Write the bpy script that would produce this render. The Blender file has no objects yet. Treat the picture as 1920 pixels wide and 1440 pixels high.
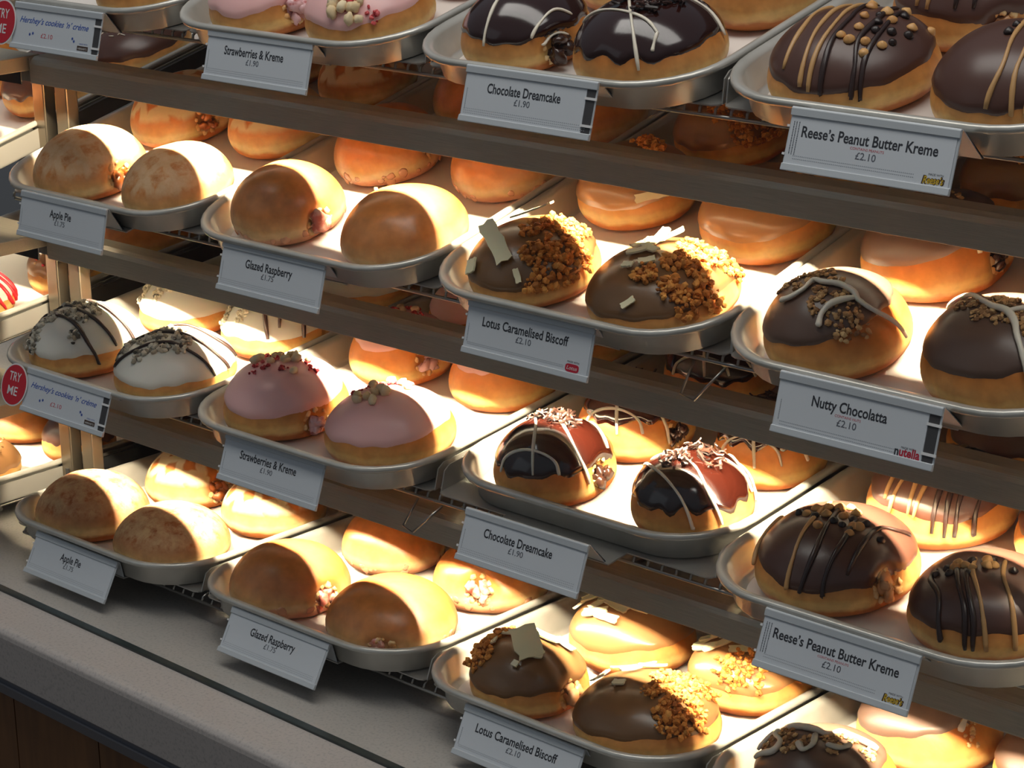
import bpy, math, random
import numpy as np
from mathutils import Matrix, Vector

# ------------------------------------------------------------------ camera
sc = bpy.context.scene
C = sc.collection
cam_d = bpy.data.cameras.new('camera'); cam = bpy.data.objects.new('camera', cam_d); C.objects.link(cam)
cam_d.sensor_width = 36.0; cam_d.lens = 4208.16 * 36.0 / 1920.0; cam_d.clip_start = 0.05
_r = Vector((0.7367, 0.6761, -0.0147)).normalized(); _f = Vector((-0.6483, 0.6999, -0.2999)).normalized()
_u = _r.cross(_f).normalized(); _r = _f.cross(_u)
_m = Matrix((_r, _u, -_f)).transposed().to_4x4(); _m.translation = Vector((1.069, -1.2523, 0.689))
cam.matrix_world = _m
sc.camera = cam
# ------------------------------------------------------------------ colour management, world, room light
sc.view_settings.view_transform = 'Standard'; sc.view_settings.look = 'None'
sc.view_settings.gamma = 1.0; sc.view_settings.use_curve_mapping = False
sc.view_settings.exposure = 0.0
sc.cycles.use_denoising = True
sc.cycles.max_bounces = 10; sc.cycles.diffuse_bounces = 5; sc.cycles.glossy_bounces = 4
sc.cycles.transparent_max_bounces = 12
sc.cycles.sample_clamp_indirect = 6.0

w = bpy.data.worlds.new('world'); sc.world = w; w.use_nodes = True
nt = w.node_tree; nt.nodes.clear()
_o = nt.nodes.new('ShaderNodeOutputWorld'); _b = nt.nodes.new('ShaderNodeBackground')
_tc = nt.nodes.new('ShaderNodeTexCoord'); _sx = nt.nodes.new('ShaderNodeSeparateXYZ')
_mr = nt.nodes.new('ShaderNodeMapRange'); _cr = nt.nodes.new('ShaderNodeValToRGB')
nt.links.new(_tc.outputs['Generated'], _sx.inputs[0]); nt.links.new(_sx.outputs['Z'], _mr.inputs['Value'])
_mr.inputs['From Min'].default_value = -1.0; _mr.inputs['From Max'].default_value = 1.0
nt.links.new(_mr.outputs[0], _cr.inputs[0]); nt.links.new(_cr.outputs[0], _b.inputs['Color'])
_cr.color_ramp.elements[0].position = 0.30; _cr.color_ramp.elements[0].color = (0.10, 0.095, 0.09, 1)
_cr.color_ramp.elements[1].position = 0.80; _cr.color_ramp.elements[1].color = (0.62, 0.68, 0.78, 1)
_e = _cr.color_ramp.elements.new(0.52); _e.color = (0.30, 0.325, 0.37, 1)
_b.inputs['Strength'].default_value = 0.24
nt.links.new(_b.outputs[0], _o.inputs['Surface'])

def area(name, loc, rot, sx, sy, energy, col, parent=None, spread=math.pi):
    l = bpy.data.lights.new(name, 'AREA'); l.shape = 'RECTANGLE'; l.size = sx; l.size_y = sy
    l.energy = energy; l.color = col; l.spread = spread
    o = bpy.data.objects.new(name, l); C.objects.link(o); o.location = loc; o.rotation_euler = rot
    if parent: o.parent = parent
    return o
# shop ceiling panels high above the display, a little behind its front, and daylight from the shop front
area('ceiling_light', (0.25, -0.45, 1.9), (0, 0, 0), 2.2, 0.7, 19.0, (1.0, 0.95, 0.90))
area('shop_front_daylight', (-1.6, -2.6, 1.5), (math.radians(62), 0, math.radians(-28)), 2.0, 1.4, 1.5, (0.80, 0.90, 1.0))
LED_W = 9.5
LED_COL = (1.0, 0.84, 0.59)

# ------------------------------------------------------------------ helpers
def lin(r, g, b):
    f = lambda c: (c/255)/12.92 if c/255 <= 0.04045 else ((c/255+0.055)/1.055)**2.4
    return (f(r), f(g), f(b), 1.0)
RNG = random.Random(7)

def mesh_obj(name, V, F, m, parent=None, smooth=True, attrs=None, kind=None, label=None):
    me = bpy.data.meshes.new(name)
    V = np.asarray(V, float)
    me.from_pydata([tuple(v) for v in V], [], [tuple(int(i) for i in f) for f in F])
    if smooth: me.polygons.foreach_set('use_smooth', [True]*len(me.polygons))
    if attrs:
        for k, a in attrs.items():
            at = me.attributes.new(k, 'FLOAT', 'POINT'); at.data.foreach_set('value', np.asarray(a, 'f'))
    me.materials.append(m); me.update()
    o = bpy.data.objects.new(name, me); C.objects.link(o)
    if parent is not None: o.parent = parent
    if kind: o['kind'] = kind
    if label: o['label'] = label
    return o

class MB:
    def __init__(s): s.V = []; s.F = []; s.n = 0; s.tone = []
    def add(s, V, F, tone=0.5):
        V = np.asarray(V, float).reshape(-1, 3)
        s.V.append(V); s.F += [tuple(i+s.n for i in f) for f in F]; s.n += len(V); s.tone += [tone]*len(V)
    def box(s, a, b):
        x0, y0, z0 = a; x1, y1, z1 = b
        s.add([(x0,y0,z0),(x1,y0,z0),(x1,y1,z0),(x0,y1,z0),(x0,y0,z1),(x1,y0,z1),(x1,y1,z1),(x0,y1,z1)],
              [(0,3,2,1),(4,5,6,7),(0,1,5,4),(1,2,6,5),(2,3,7,6),(3,0,4,7)])
    def extrude(s, pts, axis_len, axis=0):
        """closed 2D profile (y,z) extruded along x from x0 to x1"""
        x0, x1 = axis_len; n = len(pts)
        V = [(x0, p[0], p[1]) for p in pts] + [(x1, p[0], p[1]) for p in pts]
        F = [(i, (i+1) % n, n+(i+1) % n, n+i) for i in range(n)] + [tuple(range(n))[::-1], tuple(range(n, 2*n))]
        s.add(V, F)
    def tube(s, P, rad, k=7, tone=0.5, flat=1.0):
        P = np.asarray(P, float); n = len(P)
        rad = np.broadcast_to(np.asarray(rad, float), (n,))
        T = np.gradient(P, axis=0); T /= np.linalg.norm(T, axis=1)[:, None]+1e-12
        up = np.array([0, 0, 1.0]); a = np.linspace(0, 2*np.pi, k, endpoint=False)
        V = []
        nv = None
        for i in range(n):
            if nv is None:
                nv = np.cross(T[i], up)
                if np.linalg.norm(nv) < 1e-3: nv = np.cross(T[i], np.array([1.0, 0, 0]))
            nv = nv - T[i]*(nv@T[i]); nv /= np.linalg.norm(nv)+1e-12
            bv = np.cross(T[i], nv)
            V.append(P[i] + rad[i]*(np.cos(a)[:, None]*nv + flat*np.sin(a)[:, None]*bv))
        V = np.concatenate(V)
        F = [(i*k+j, i*k+(j+1) % k, (i+1)*k+(j+1) % k, (i+1)*k+j) for i in range(n-1) for j in range(k)]
        F += [tuple(range(k))[::-1], tuple((n-1)*k+j for j in range(k))]
        s.add(V, F, tone)
    def build(s, name, m, parent=None, smooth=False, kind=None, label=None):
        return mesh_obj(name, np.concatenate(s.V), s.F, m, parent, smooth, {'tone': s.tone}, kind, label)

def bevel(o, wd, seg=2, ang=40):
    b = o.modifiers.new('bevel', 'BEVEL'); b.width = wd; b.segments = seg; b.limit_method = 'ANGLE'; b.angle_limit = math.radians(ang)
    return o

def empty(name, mat, label=None, cat=None, group=None):
    o = bpy.data.objects.new(name, None); C.objects.link(o); o.empty_display_size = 0.02
    o.matrix_world = mat
    if label: o['label'] = label
    if cat: o['category'] = cat
    if group: o['group'] = group
    return o

# ------------------------------------------------------------------ materials
def mat(name, col, rough=0.5, metal=0.0, coat=0.0, spec=0.5, noise=None, bump=None, sss=0.0, aniso=None, tone=None):
    m = bpy.data.materials.new(name); m.use_nodes = True
    N = m.node_tree.nodes; L = m.node_tree.links; p = N['Principled BSDF']
    p.inputs['Base Color'].default_value = col; p.inputs['Roughness'].default_value = rough
    p.inputs['Metallic'].default_value = metal; p.inputs['Coat Weight'].default_value = coat
    p.inputs['Coat Roughness'].default_value = 0.12
    p.inputs['Specular IOR Level'].default_value = spec
    tc = N.new('ShaderNodeTexCoord')
    if noise:
        sc_, c2, lo, hi = noise[:4]
        t = N.new('ShaderNodeTexNoise'); t.inputs['Scale'].default_value = sc_; t.inputs['Detail'].default_value = 5
        if len(noise) > 4:
            mp = N.new('ShaderNodeMapping'); mp.inputs['Scale'].default_value = noise[4]
            L.new(tc.outputs['Object'], mp.inputs[0]); L.new(mp.outputs[0], t.inputs['Vector'])
        else: L.new(tc.outputs['Object'], t.inputs['Vector'])
        r = N.new('ShaderNodeValToRGB'); r.color_ramp.elements[0].position = lo; r.color_ramp.elements[1].position = hi
        r.color_ramp.elements[0].color = col; r.color_ramp.elements[1].color = c2
        L.new(t.outputs['Fac'], r.inputs[0]); L.new(r.outputs[0], p.inputs['Base Color'])
    if tone:
        a = N.new('ShaderNodeAttribute'); a.attribute_name = 'tone'
        r = N.new('ShaderNodeValToRGB')
        while len(r.color_ramp.elements) < len(tone): r.color_ramp.elements.new(0.5)
        for i, c in enumerate(tone):
            r.color_ramp.elements[i].position = i/(len(tone)-1); r.color_ramp.elements[i].color = c
        L.new(a.outputs['Fac'], r.inputs[0]); L.new(r.outputs[0], p.inputs['Base Color'])
    if bump:
        t = N.new('ShaderNodeTexNoise'); t.inputs['Scale'].default_value = bump[0]; t.inputs['Detail'].default_value = 4
        if len(bump) > 2:
            mp = N.new('ShaderNodeMapping'); mp.inputs['Scale'].default_value = bump[2]
            L.new(tc.outputs['Object'], mp.inputs[0]); L.new(mp.outputs[0], t.inputs['Vector'])
        else: L.new(tc.outputs['Object'], t.inputs['Vector'])
        b = N.new('ShaderNodeBump'); b.inputs['Strength'].default_value = bump[1]; b.inputs['Distance'].default_value = 0.001
        L.new(t.outputs['Fac'], b.inputs['Height']); L.new(b.outputs[0], p.inputs['Normal'])
    if sss:
        p.inputs['Subsurface Weight'].default_value = sss; p.inputs['Subsurface Scale'].default_value = 0.006
        p.inputs['Subsurface Radius'].default_value = (1.0, 0.45, 0.18)
    return m

def dough_mat(name, top, band, bottom, rough, coat, dust=None, lattice=None, speck=0.22):
    """fried dough: brown foot, pale proofing band, browned crown; optional sugar dust and icing-sugar lattice"""
    m = mat(name, top, rough, coat=coat, bump=(110, 0.4), sss=0.10)
    N = m.node_tree.nodes; L = m.node_tree.links; p = N['Principled BSDF']
    p.inputs['Coat Roughness'].default_value = 0.22
    tc = N.new('ShaderNodeTexCoord')
    at = N.new('ShaderNodeAttribute'); at.attribute_name = 'hz'
    n1 = N.new('ShaderNodeTexNoise'); n1.inputs['Scale'].default_value = 45; n1.inputs['Detail'].default_value = 6
    L.new(tc.outputs['Object'], n1.inputs['Vector'])
    ma = N.new('ShaderNodeMath'); ma.operation = 'MULTIPLY_ADD'; ma.inputs[1].default_value = speck; ma.inputs[2].default_value = -speck/2
    L.new(n1.outputs['Fac'], ma.inputs[0])
    ad = N.new('ShaderNodeMath'); ad.operation = 'ADD'; L.new(at.outputs['Fac'], ad.inputs[0]); L.new(ma.outputs[0], ad.inputs[1])
    r = N.new('ShaderNodeValToRGB'); e = r.color_ramp.elements
    e[0].position = 0.05; e[0].color = bottom; e[1].position = 0.56; e[1].color = top
    for pos, c in ((0.17, bottom), (0.24, band), (0.30, band), (0.36, tuple(0.45*a+0.55*b for a, b in zip(band, top)))):
        x = e.new(pos); x.color = c
    L.new(ad.outputs[0], r.inputs[0])
    n2 = N.new('ShaderNodeTexNoise'); n2.inputs['Scale'].default_value = 120; n2.inputs['Detail'].default_value = 4
    L.new(tc.outputs['Object'], n2.inputs['Vector'])
    hs = N.new('ShaderNodeHueSaturation'); L.new(r.outputs[0], hs.inputs['Color'])
    mr = N.new('ShaderNodeMapRange'); mr.inputs['From Min'].default_value = 0.3; mr.inputs['From Max'].default_value = 0.7
    mr.inputs['To Min'].default_value = 0.86; mr.inputs['To Max'].default_value = 1.14
    L.new(n2.outputs['Fac'], mr.inputs['Value']); L.new(mr.outputs[0], hs.inputs['Value'])
    out = hs.outputs[0]
    def mix(fac, c, prev):
        mx = N.new('ShaderNodeMix'); mx.data_type = 'RGBA'
        L.new(fac, mx.inputs['Factor']); L.new(prev, mx.inputs['A']); mx.inputs['B'].default_value = c
        return mx.outputs['Result']
    def hmask(lo, hi):
        q = N.new('ShaderNodeMapRange'); q.inputs['From Min'].default_value = lo; q.inputs['From Max'].default_value = hi
        L.new(ad.outputs[0], q.inputs['Value']); return q.outputs[0]
    def mul(a, b):
        q = N.new('ShaderNodeMath'); q.operation = 'MULTIPLY'; L.new(a, q.inputs[0])
        if isinstance(b, float): q.inputs[1].default_value = b
        else: L.new(b, q.inputs[1])
        return q.outputs[0]
    if dust:
        n3 = N.new('ShaderNodeTexNoise'); n3.inputs['Scale'].default_value = 95; n3.inputs['Detail'].default_value = 8; n3.inputs['Roughness'].default_value = 0.75
        L.new(tc.outputs['Object'], n3.inputs['Vector'])
        q = N.new('ShaderNodeMapRange'); q.inputs['From Min'].default_value = dust[1]; q.inputs['From Max'].default_value = dust[2]
        L.new(n3.outputs['Fac'], q.inputs['Value'])
        out = mix(mul(mul(q.outputs[0], hmask(0.42, 0.62)), dust[3]), dust[0], out)
    if lattice:
        col, ang, sp, wd, amt = lattice
        mp = N.new('ShaderNodeMapping'); mp.inputs['Rotation'].default_value = (0, 0, ang)
        nz = N.new('ShaderNodeTexNoise'); nz.inputs['Scale'].default_value = 70; L.new(tc.outputs['Object'], nz.inputs['Vector'])
        va = N.new('ShaderNodeVectorMath'); va.operation = 'MULTIPLY_ADD'; va.inputs[1].default_value = (0.010,)*3
        L.new(nz.outputs['Color'], va.inputs[0]); L.new(tc.outputs['Object'], va.inputs[2])
        L.new(va.outputs[0], mp.inputs[0])
        sx = N.new('ShaderNodeSeparateXYZ'); L.new(mp.outputs[0], sx.inputs[0])
        res = []
        for ax in ('X', 'Y'):
            a = N.new('ShaderNodeMath'); a.operation = 'PINGPONG'; a.inputs[1].default_value = sp/2
            L.new(sx.outputs[ax], a.inputs[0])
            q = N.new('ShaderNodeMapRange'); q.inputs['From Min'].default_value = wd*0.65; q.inputs['From Max'].default_value = wd*0.4
            L.new(a.outputs[0], q.inputs['Value']); res.append(q.outputs[0])
        mxm = N.new('ShaderNodeMath'); mxm.operation = 'MAXIMUM'; L.new(res[0], mxm.inputs[0]); L.new(res[1], mxm.inputs[1])
        out = mix(mul(mul(mxm.outputs[0], hmask(0.5, 0.6)), amt), col, out)
    L.new(out, p.inputs['Base Color'])
    return m

BAND = lin(242, 208, 146)
M = {}
M['dough'] = dough_mat('fried_dough', lin(198, 120, 48), lin(232, 188, 116), lin(186, 110, 44), 0.5, 0.10)
M['glazed'] = dough_mat('glazed_dough', lin(206, 130, 66), lin(238, 198, 140), lin(218, 156, 114), 0.34, 0.35)
M['apple'] = dough_mat('sugar_dusted_dough', lin(204, 130, 64), BAND, lin(180, 110, 50), 0.6, 0.0,
                       dust=(lin(226, 190, 148), 0.40, 0.62, 0.8), lattice=(lin(228, 194, 152), 0.5, 0.020, 0.0068, 0.55))
M['apple_heavy'] = dough_mat('heavily_dusted_dough', lin(168, 98, 48), BAND, lin(180, 110, 50), 0.7, 0.0,
                       dust=(lin(214, 174, 126), 0.40, 0.60, 0.9), lattice=(lin(206, 166, 120), 0.7, 0.02, 0.005, 0.5))
M['apple_lattice'] = dough_mat('lattice_dusted_dough', lin(184, 108, 44), BAND, lin(184, 112, 50), 0.55, 0.0,
                       lattice=(lin(232, 205, 160), 0.9, 0.019, 0.008, 0.95))
M['pink'] = mat('pink_icing', lin(242, 188, 184), 0.38, coat=0.15, sss=0.08, bump=(60, 0.1))
M['white_icing'] = mat('white_icing', lin(232, 226, 214), 0.4, coat=0.1, sss=0.06, bump=(60, 0.1))
M['choc_gloss'] = mat('glossy_dark_chocolate', lin(43, 14, 8), 0.14, coat=0.5, spec=0.6, bump=(38, 0.22))
M['choc_satin'] = mat('satin_chocolate', lin(82, 52, 42), 0.32, coat=0.05, bump=(40, 0.08))
M['choc_milk'] = mat('milk_chocolate_icing', lin(98, 74, 62), 0.36, coat=0.05, bump=(40, 0.08))
M['caramel'] = mat('caramel_icing', lin(150, 106, 66), 0.28, coat=0.3, bump=(40, 0.08))
M['dark_drizzle'] = mat('dark_drizzle', lin(48, 30, 26), 0.3)
M['white_drizzle'] = mat('white_drizzle', lin(238, 226, 206), 0.35, sss=0.05)
M['peanut_drizzle'] = mat('peanut_drizzle', lin(196, 150, 96), 0.4)
M['red_drizzle'] = mat('red_drizzle', lin(206, 36, 48), 0.3)
M['peanut_chip'] = mat('peanut_chip', lin(214, 160, 96), 0.45, tone=[lin(200, 140, 78), lin(222, 172, 108)])
M['dark_chip'] = mat('dark_chip', lin(40, 26, 22), 0.35)
M['shaving'] = mat('dark_shavings', lin(50, 32, 26), 0.4, tone=[lin(28, 16, 12), lin(70, 40, 30)])
M['shard'] = mat('white_chocolate', lin(240, 228, 188), 0.42, sss=0.08, bump=(120, 0.2))
M['biscuit'] = mat('biscuit_crumb', lin(180, 110, 40), 0.75, tone=[lin(160, 92, 34), lin(208, 130, 50), lin(226, 160, 78)])
M['nut'] = mat('chopped_nuts', lin(190, 140, 80), 0.6, tone=[lin(120, 76, 44), lin(186, 138, 84), lin(222, 184, 128)])
M['cookie'] = mat('cookie_crumb', lin(190, 180, 160), 0.7, tone=[lin(30, 26, 24), lin(170, 158, 138), lin(206, 198, 180), lin(220, 212, 194)])
M['biscuit_piece'] = mat('shortbread_piece', lin(226, 200, 154), 0.7, tone=[lin(226, 196, 150), lin(244, 224, 186)], bump=(300, 0.3))
M['berry'] = mat('dried_strawberry', lin(180, 28, 40), 0.55, tone=[lin(150, 20, 32), lin(196, 44, 54), lin(220, 96, 96)])
M['torn'] = mat('torn_crumb', lin(226, 170, 104), 0.6, noise=(160, lin(244, 212, 156), 0.4, 0.6))
M['fill_apple'] = mat('apple_filling', lin(150, 80, 30), 0.3, coat=0.4)
M['fill_rasp'] = mat('raspberry_filling', lin(206, 108, 92), 0.25, coat=0.5, noise=(120, lin(236, 190, 170), 0.4, 0.6))
M['fill_cream'] = mat('pink_cream_filling', lin(232, 188, 190), 0.35, coat=0.2, noise=(120, lin(180, 70, 60), 0.5, 0.62))
M['fill_choc'] = mat('chocolate_filling', lin(60, 36, 28), 0.25, coat=0.4)
M['fill_caramel'] = mat('caramel_cream_filling', lin(214, 158, 108), 0.35, coat=0.2)
M['steel'] = mat('brushed_steel', lin(206, 194, 174), 0.40, metal=0.35, noise=(40, lin(182, 171, 152), 0.3, 0.7, (1, 60, 60)), bump=(90, 0.08, (1, 40, 40)))
M['steel_post'] = mat('post_steel', lin(140, 130, 116), 0.32, metal=0.9, bump=(90, 0.06, (40, 40, 1)))
M['carrier'] = mat('carrier_steel', lin(188, 184, 178), 0.40, metal=0.6, bump=(90, 0.08, (40, 1, 40)))
M['pan'] = mat('enamelled_pan', lin(208, 204, 196), 0.30, metal=0.4, coat=0.15, noise=(30, lin(186, 182, 172), 0.35, 0.7))
M['liner'] = mat('tray_liner', lin(232, 224, 216), 0.55, bump=(50, 0.05, (60, 1, 1)))
M['wire'] = mat('chromed_wire', lin(170, 166, 160), 0.3, metal=0.9)
M['black'] = mat('black_panel', lin(34, 34, 36), 0.6)
M['dark_back'] = mat('dark_cabinet_back', lin(46, 42, 40), 0.6)
M['tag'] = mat('tag_aluminium', lin(196, 200, 204), 0.45, metal=0.2)
M['card'] = mat('tag_card', lin(206, 210, 216), 0.7)
M['slot'] = mat('tag_slot_dark', lin(62, 60, 62), 0.6)
M['ink'] = mat('black_ink', lin(44, 46, 54), 0.7)
M['ink_grey'] = mat('grey_ink', lin(92, 96, 106), 0.7)
M['ink_dot'] = mat('dot_ink', lin(150, 156, 164), 0.7)
M['ink_blue'] = mat('blue_ink', lin(48, 84, 170), 0.7)
M['ink_red'] = mat('red_ink', lin(196, 62, 76), 0.7)
M['sticker_red'] = mat('red_sticker', lin(196, 30, 48), 0.5)
M['logo_red'] = mat('logo_red', lin(184, 24, 52), 0.6)
M['logo_yellow'] = mat('logo_yellow', lin(206, 168, 30), 0.6)
M['logo_brown'] = mat('logo_brown', lin(66, 44, 30), 0.6)
M['white'] = mat('white_print', lin(230, 228, 228), 0.6)
M['stone'] = mat('speckled_stone', lin(176, 170, 164), 0.34, noise=(420, lin(150, 146, 142), 0.5, 0.75))
M['trim'] = mat('trim_metal', lin(120, 122, 128), 0.35, metal=0.8)
M['seal'] = mat('glass_seal', lin(34, 46, 46), 0.25)
M['wood'] = mat('wood_panel', lin(118, 80, 44), 0.5, noise=(9, lin(86, 56, 30), 0.35, 0.7, (6, 6, 0.6)))
M['led'] = mat('led_diffuser', lin(240, 232, 215), 0.6)
# clear glass of the front pane: clear, with a faint mirror reflection
g = bpy.data.materials.new('clear_glass'); g.use_nodes = True
N = g.node_tree.nodes; L = g.node_tree.links; N.clear()
_o = N.new('ShaderNodeOutputMaterial'); _t = N.new('ShaderNodeBsdfTransparent'); _t.inputs[0].default_value = (0.985, 0.995, 0.99, 1)
_g = N.new('ShaderNodeBsdfGlossy'); _g.inputs['Roughness'].default_value = 0.0
_mx = N.new('ShaderNodeMixShader'); _mx.inputs[0].default_value = 0.02
L.new(_t.outputs[0], _mx.inputs[1]); L.new(_g.outputs[0], _mx.inputs[2]); L.new(_mx.outputs[0], _o.inputs[0])
M['glass'] = g

# ------------------------------------------------------------------ frames of the four display shelves (rim height of the trays' front edge)
TIER = {'A': (-0.1995, 0.4518, 0.252), 'B': (-0.2046, 0.2958, 0.2515), 'C': (-0.2007, 0.1454, 0.119), 'D': (-0.2069, 0.0, -0.0038)}
SHELF = {'A': 'top shelf', 'B': 'second shelf', 'C': 'third shelf', 'D': 'bottom shelf'}
TRAY = {'A1': (-0.5205, 0.0026), 'A2': (-0.2693, -0.0022), 'A3': (-0.0131, -0.0039), 'A4': (0.2406, 0.0035),
        'B0': (-0.8150, 0.0), 'B1': (-0.5076, 0.0045), 'B2': (-0.2541, -0.0009), 'B3': (0.0, -0.0018), 'B4': (0.2517, -0.0018),
        'C0': (-0.8330, 0.0), 'C1': (-0.5222, -0.0062), 'C2': (-0.2677, -0.0075), 'C3': (-0.0107, 0.0237), 'C4': (0.2457, -0.01),
        'D0': (-0.8352, 0.0), 'D1': (-0.5330, 0.0019), 'D2': (-0.2724, 0.0021), 'D3': (-0.0133, -0.004), 'D4': (0.2425, 0.0)}
FLAV = {'A1': 'white iced', 'A2': 'pink strawberry', 'A3': 'glossy chocolate', 'A4': 'peanut butter',
        'B0': 'mixed', 'B1': 'apple pie', 'B2': 'raspberry', 'B3': 'caramel biscuit', 'B4': 'nutty chocolate',
        'C0': 'mixed', 'C1': 'white iced', 'C2': 'pink strawberry', 'C3': 'glossy chocolate', 'C4': 'peanut butter',
        'D0': 'mixed', 'D1': 'apple pie', 'D2': 'raspberry', 'D3': 'caramel biscuit', 'D4': 'nutty chocolate'}
def TM(t):
    y, z, th = TIER[t]; c, s = math.cos(th), math.sin(th)
    m = Matrix(((1, 0, 0, 0), (0, c, -s, y), (0, s, c, z), (0, 0, 0, 1)))
    return m
def trayname(k):
    if k[1] == '0': return f'tray left of the steel posts on the {SHELF[k[0]]}'
    return f'{FLAV[k]} tray, {SHELF[k[0]]}'

# ------------------------------------------------------------------ trays and their carriers
TW, TL_, TR_ = 0.250, 0.385, 0.058
def rrect(ins, w_, n=9):
    x0, x1, y0, y1 = ins, TW-ins, ins, TL_-ins; r = max(TR_-ins, 0.02); P = []
    for cx, cy, a0 in ((x1-r, y0+r, -90), (x1-r, y1-r, 0), (x0+r, y1-r, 90), (x0+r, y0+r, 180)):
        for i in range(n):
            a = math.radians(a0+90*i/(n-1)); P.append((cx+r*math.cos(a), cy+r*math.sin(a), w_))
    return P
PAN = [(0.0115, -0.0222), (0.0102, -0.0215), (0.0085, -0.0046), (0.0060, -0.0040), (0.0022, -0.0046), (0.0006, -0.0040), (0.0, -0.0022),
       (0.0006, -0.0004), (0.0022, 0.0003), (0.0044, 0.0), (0.0066, -0.0010), (0.0084, -0.0030), (0.0112, -0.0185), (0.0134, -0.0205), (0.018, -0.0212)]
def tray_mesh():
    V = []; F = []
    for i, wz in PAN: V += rrect(i, wz)
    n = 36
    for k in range(len(PAN)-1):
        for j in range(n): F.append((k*n+j, k*n+(j+1) % n, (k+1)*n+(j+1) % n, (k+1)*n+j))
    F.append(tuple(range(n))[::-1]); F.append(tuple((len(PAN)-1)*n+j for j in range(n)))
    return V, F
_V, _F = tray_mesh()
def liner_mesh():
    V = rrect(0.0185, -0.0209) + rrect(0.0185, -0.0206)
    n = 36
    F = [(j, (j+1) % n, n+(j+1) % n, n+j) for j in range(n)] + [tuple(range(n))[::-1], tuple(range(n, 2*n))]
    return V, F
_LV, _LF = liner_mesh()
def carrier_mesh():
    m = MB(); g0 = 0.0012; W0, W1 = g0, TW+0.004-g0; z0, z1 = -0.0238, -0.0228
    # floor with rounded front corners and a tongue for the price tag
    r = 0.006
    def plate(P):
        n = len(P); V = [(x, y, z0) for x, y in P]+[(x, y, z1) for x, y in P]
        m.add(V, [(j, (j+1) % n, n+(j+1) % n, n+j) for j in range(n)] + [tuple(range(n))[::-1], tuple(range(n, 2*n))])
    P = [(0.070, 0.030), (0.070, 0.010), (0.181, 0.010), (0.181, 0.030), (W1-r, 0.030), (W1-r*0.3, 0.0318), (W1, 0.036), (W1, 0.385), (W0, 0.385), (W0, 0.036), (W0+r*0.3, 0.0318), (W0+r, 0.030)]
    plate(P)
    for x in (W0, W1-0.0010):       # upturned side walls
        prof = [(0.034, z0), (0.385, z0), (0.385, -0.006), (0.046, -0.006), (0.040, -0.009)]
        n = len(prof)
        V = [(x, a, b) for a, b in prof]+[(x+0.0010, a, b) for a, b in prof]
        m.add(V, [(j, (j+1) % n, n+(j+1) % n, n+j) for j in range(n)] + [tuple(range(n))[::-1], tuple(range(n, 2*n))])
    return m
_first = {}
def put(name, key, V, F, m, parent, smooth=True, kind=None):
    if key in _first:
        o = _first[key].copy(); C.objects.link(o); o.parent = parent
        return o
    o = mesh_obj(name, V, F, m, parent, smooth); _first[key] = o
    if key in ('pan',): bevel(o, 0.0004, 1, 60)
    return o
for k, (x, dv) in TRAY.items():
    base = TM(k[0])
    nm = 'doughnut_tray'
    what = trayname(k)
    t = empty(nm, base @ Matrix.Translation((x, dv, 0)),
              ('pale metal tray of assorted doughnuts left of the steel posts, ' + SHELF[k[0]]) if k[1] == '0' else
              f'rounded pale metal tray holding {FLAV[k]} doughnuts on the {SHELF[k[0]]}', 'tray', 'rounded display trays')
    put('pan', 'pan', _V, _F, M['pan'], t); put('liner', 'liner', _LV, _LF, M['liner'], t, False)
    c = empty('tray_carrier', base @ Matrix.Translation((x-0.002, 0, 0)), 
              ('folded steel carrier under the assorted tray left of the posts, ' if k[1] == '0' else f'folded steel carrier plate under the {FLAV[k]} tray, ')+SHELF[k[0]], 'tray carrier', 'steel tray carriers')
    if 'carrier' in _first:
        o = _first['carrier'].copy(); C.objects.link(o); o.parent = c
    else: _first['carrier'] = carrier_mesh().build('carrier_plate', M['carrier'], c)

# wire racks the carriers stand on
for t in 'ABCD':
    ra = empty('wire_rack', TM(t), f'chromed wire rack carrying the row of trays on the {SHELF[t]}', 'wire rack', 'wire racks')
    m = MB(); zr = -0.0262
    for i in range(112):
        x = -0.83+i*0.0122
        if t == 'A' and x < -0.52: continue
        if -0.582 < x < (-0.514 if t in 'AB' else -0.530): continue
        m.tube([(x, 0.033, zr-0.0045), (x, 0.0345, zr-0.0015), (x, 0.038, zr), (x, 0.2, zr), (x, 0.37, zr)], 0.0011, 5)
    for xa, xb in ((-0.84 if t != 'A' else -0.587, -0.585), (-0.512 if t in 'AB' else -0.528, 0.55)):
        for v in (0.05, 0.2, 0.35): m.tube([(xa, v, zr-0.0031), (xb, v, zr-0.0031)], 0.002, 6)
        m.tube([(xa, 0.0335, zr-0.0058), (xb, 0.0335, zr-0.0058)], 0.0014, 6)
    m.build('wires', M['wire'], ra, True)
    if t in 'BC':
        for x in ((0.235,) if t == 'B' else (-0.02,)):
            lp = MB(); lp.tube([(x-0.012, 0.03, zr-0.006), (x-0.012, 0.012, zr-0.021), (x, 0.010, zr-0.022), (x+0.013, 0.03, zr-0.006)], 0.0010, 5)
            lp.build('front_loop', M['wire'], ra, True)

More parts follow.
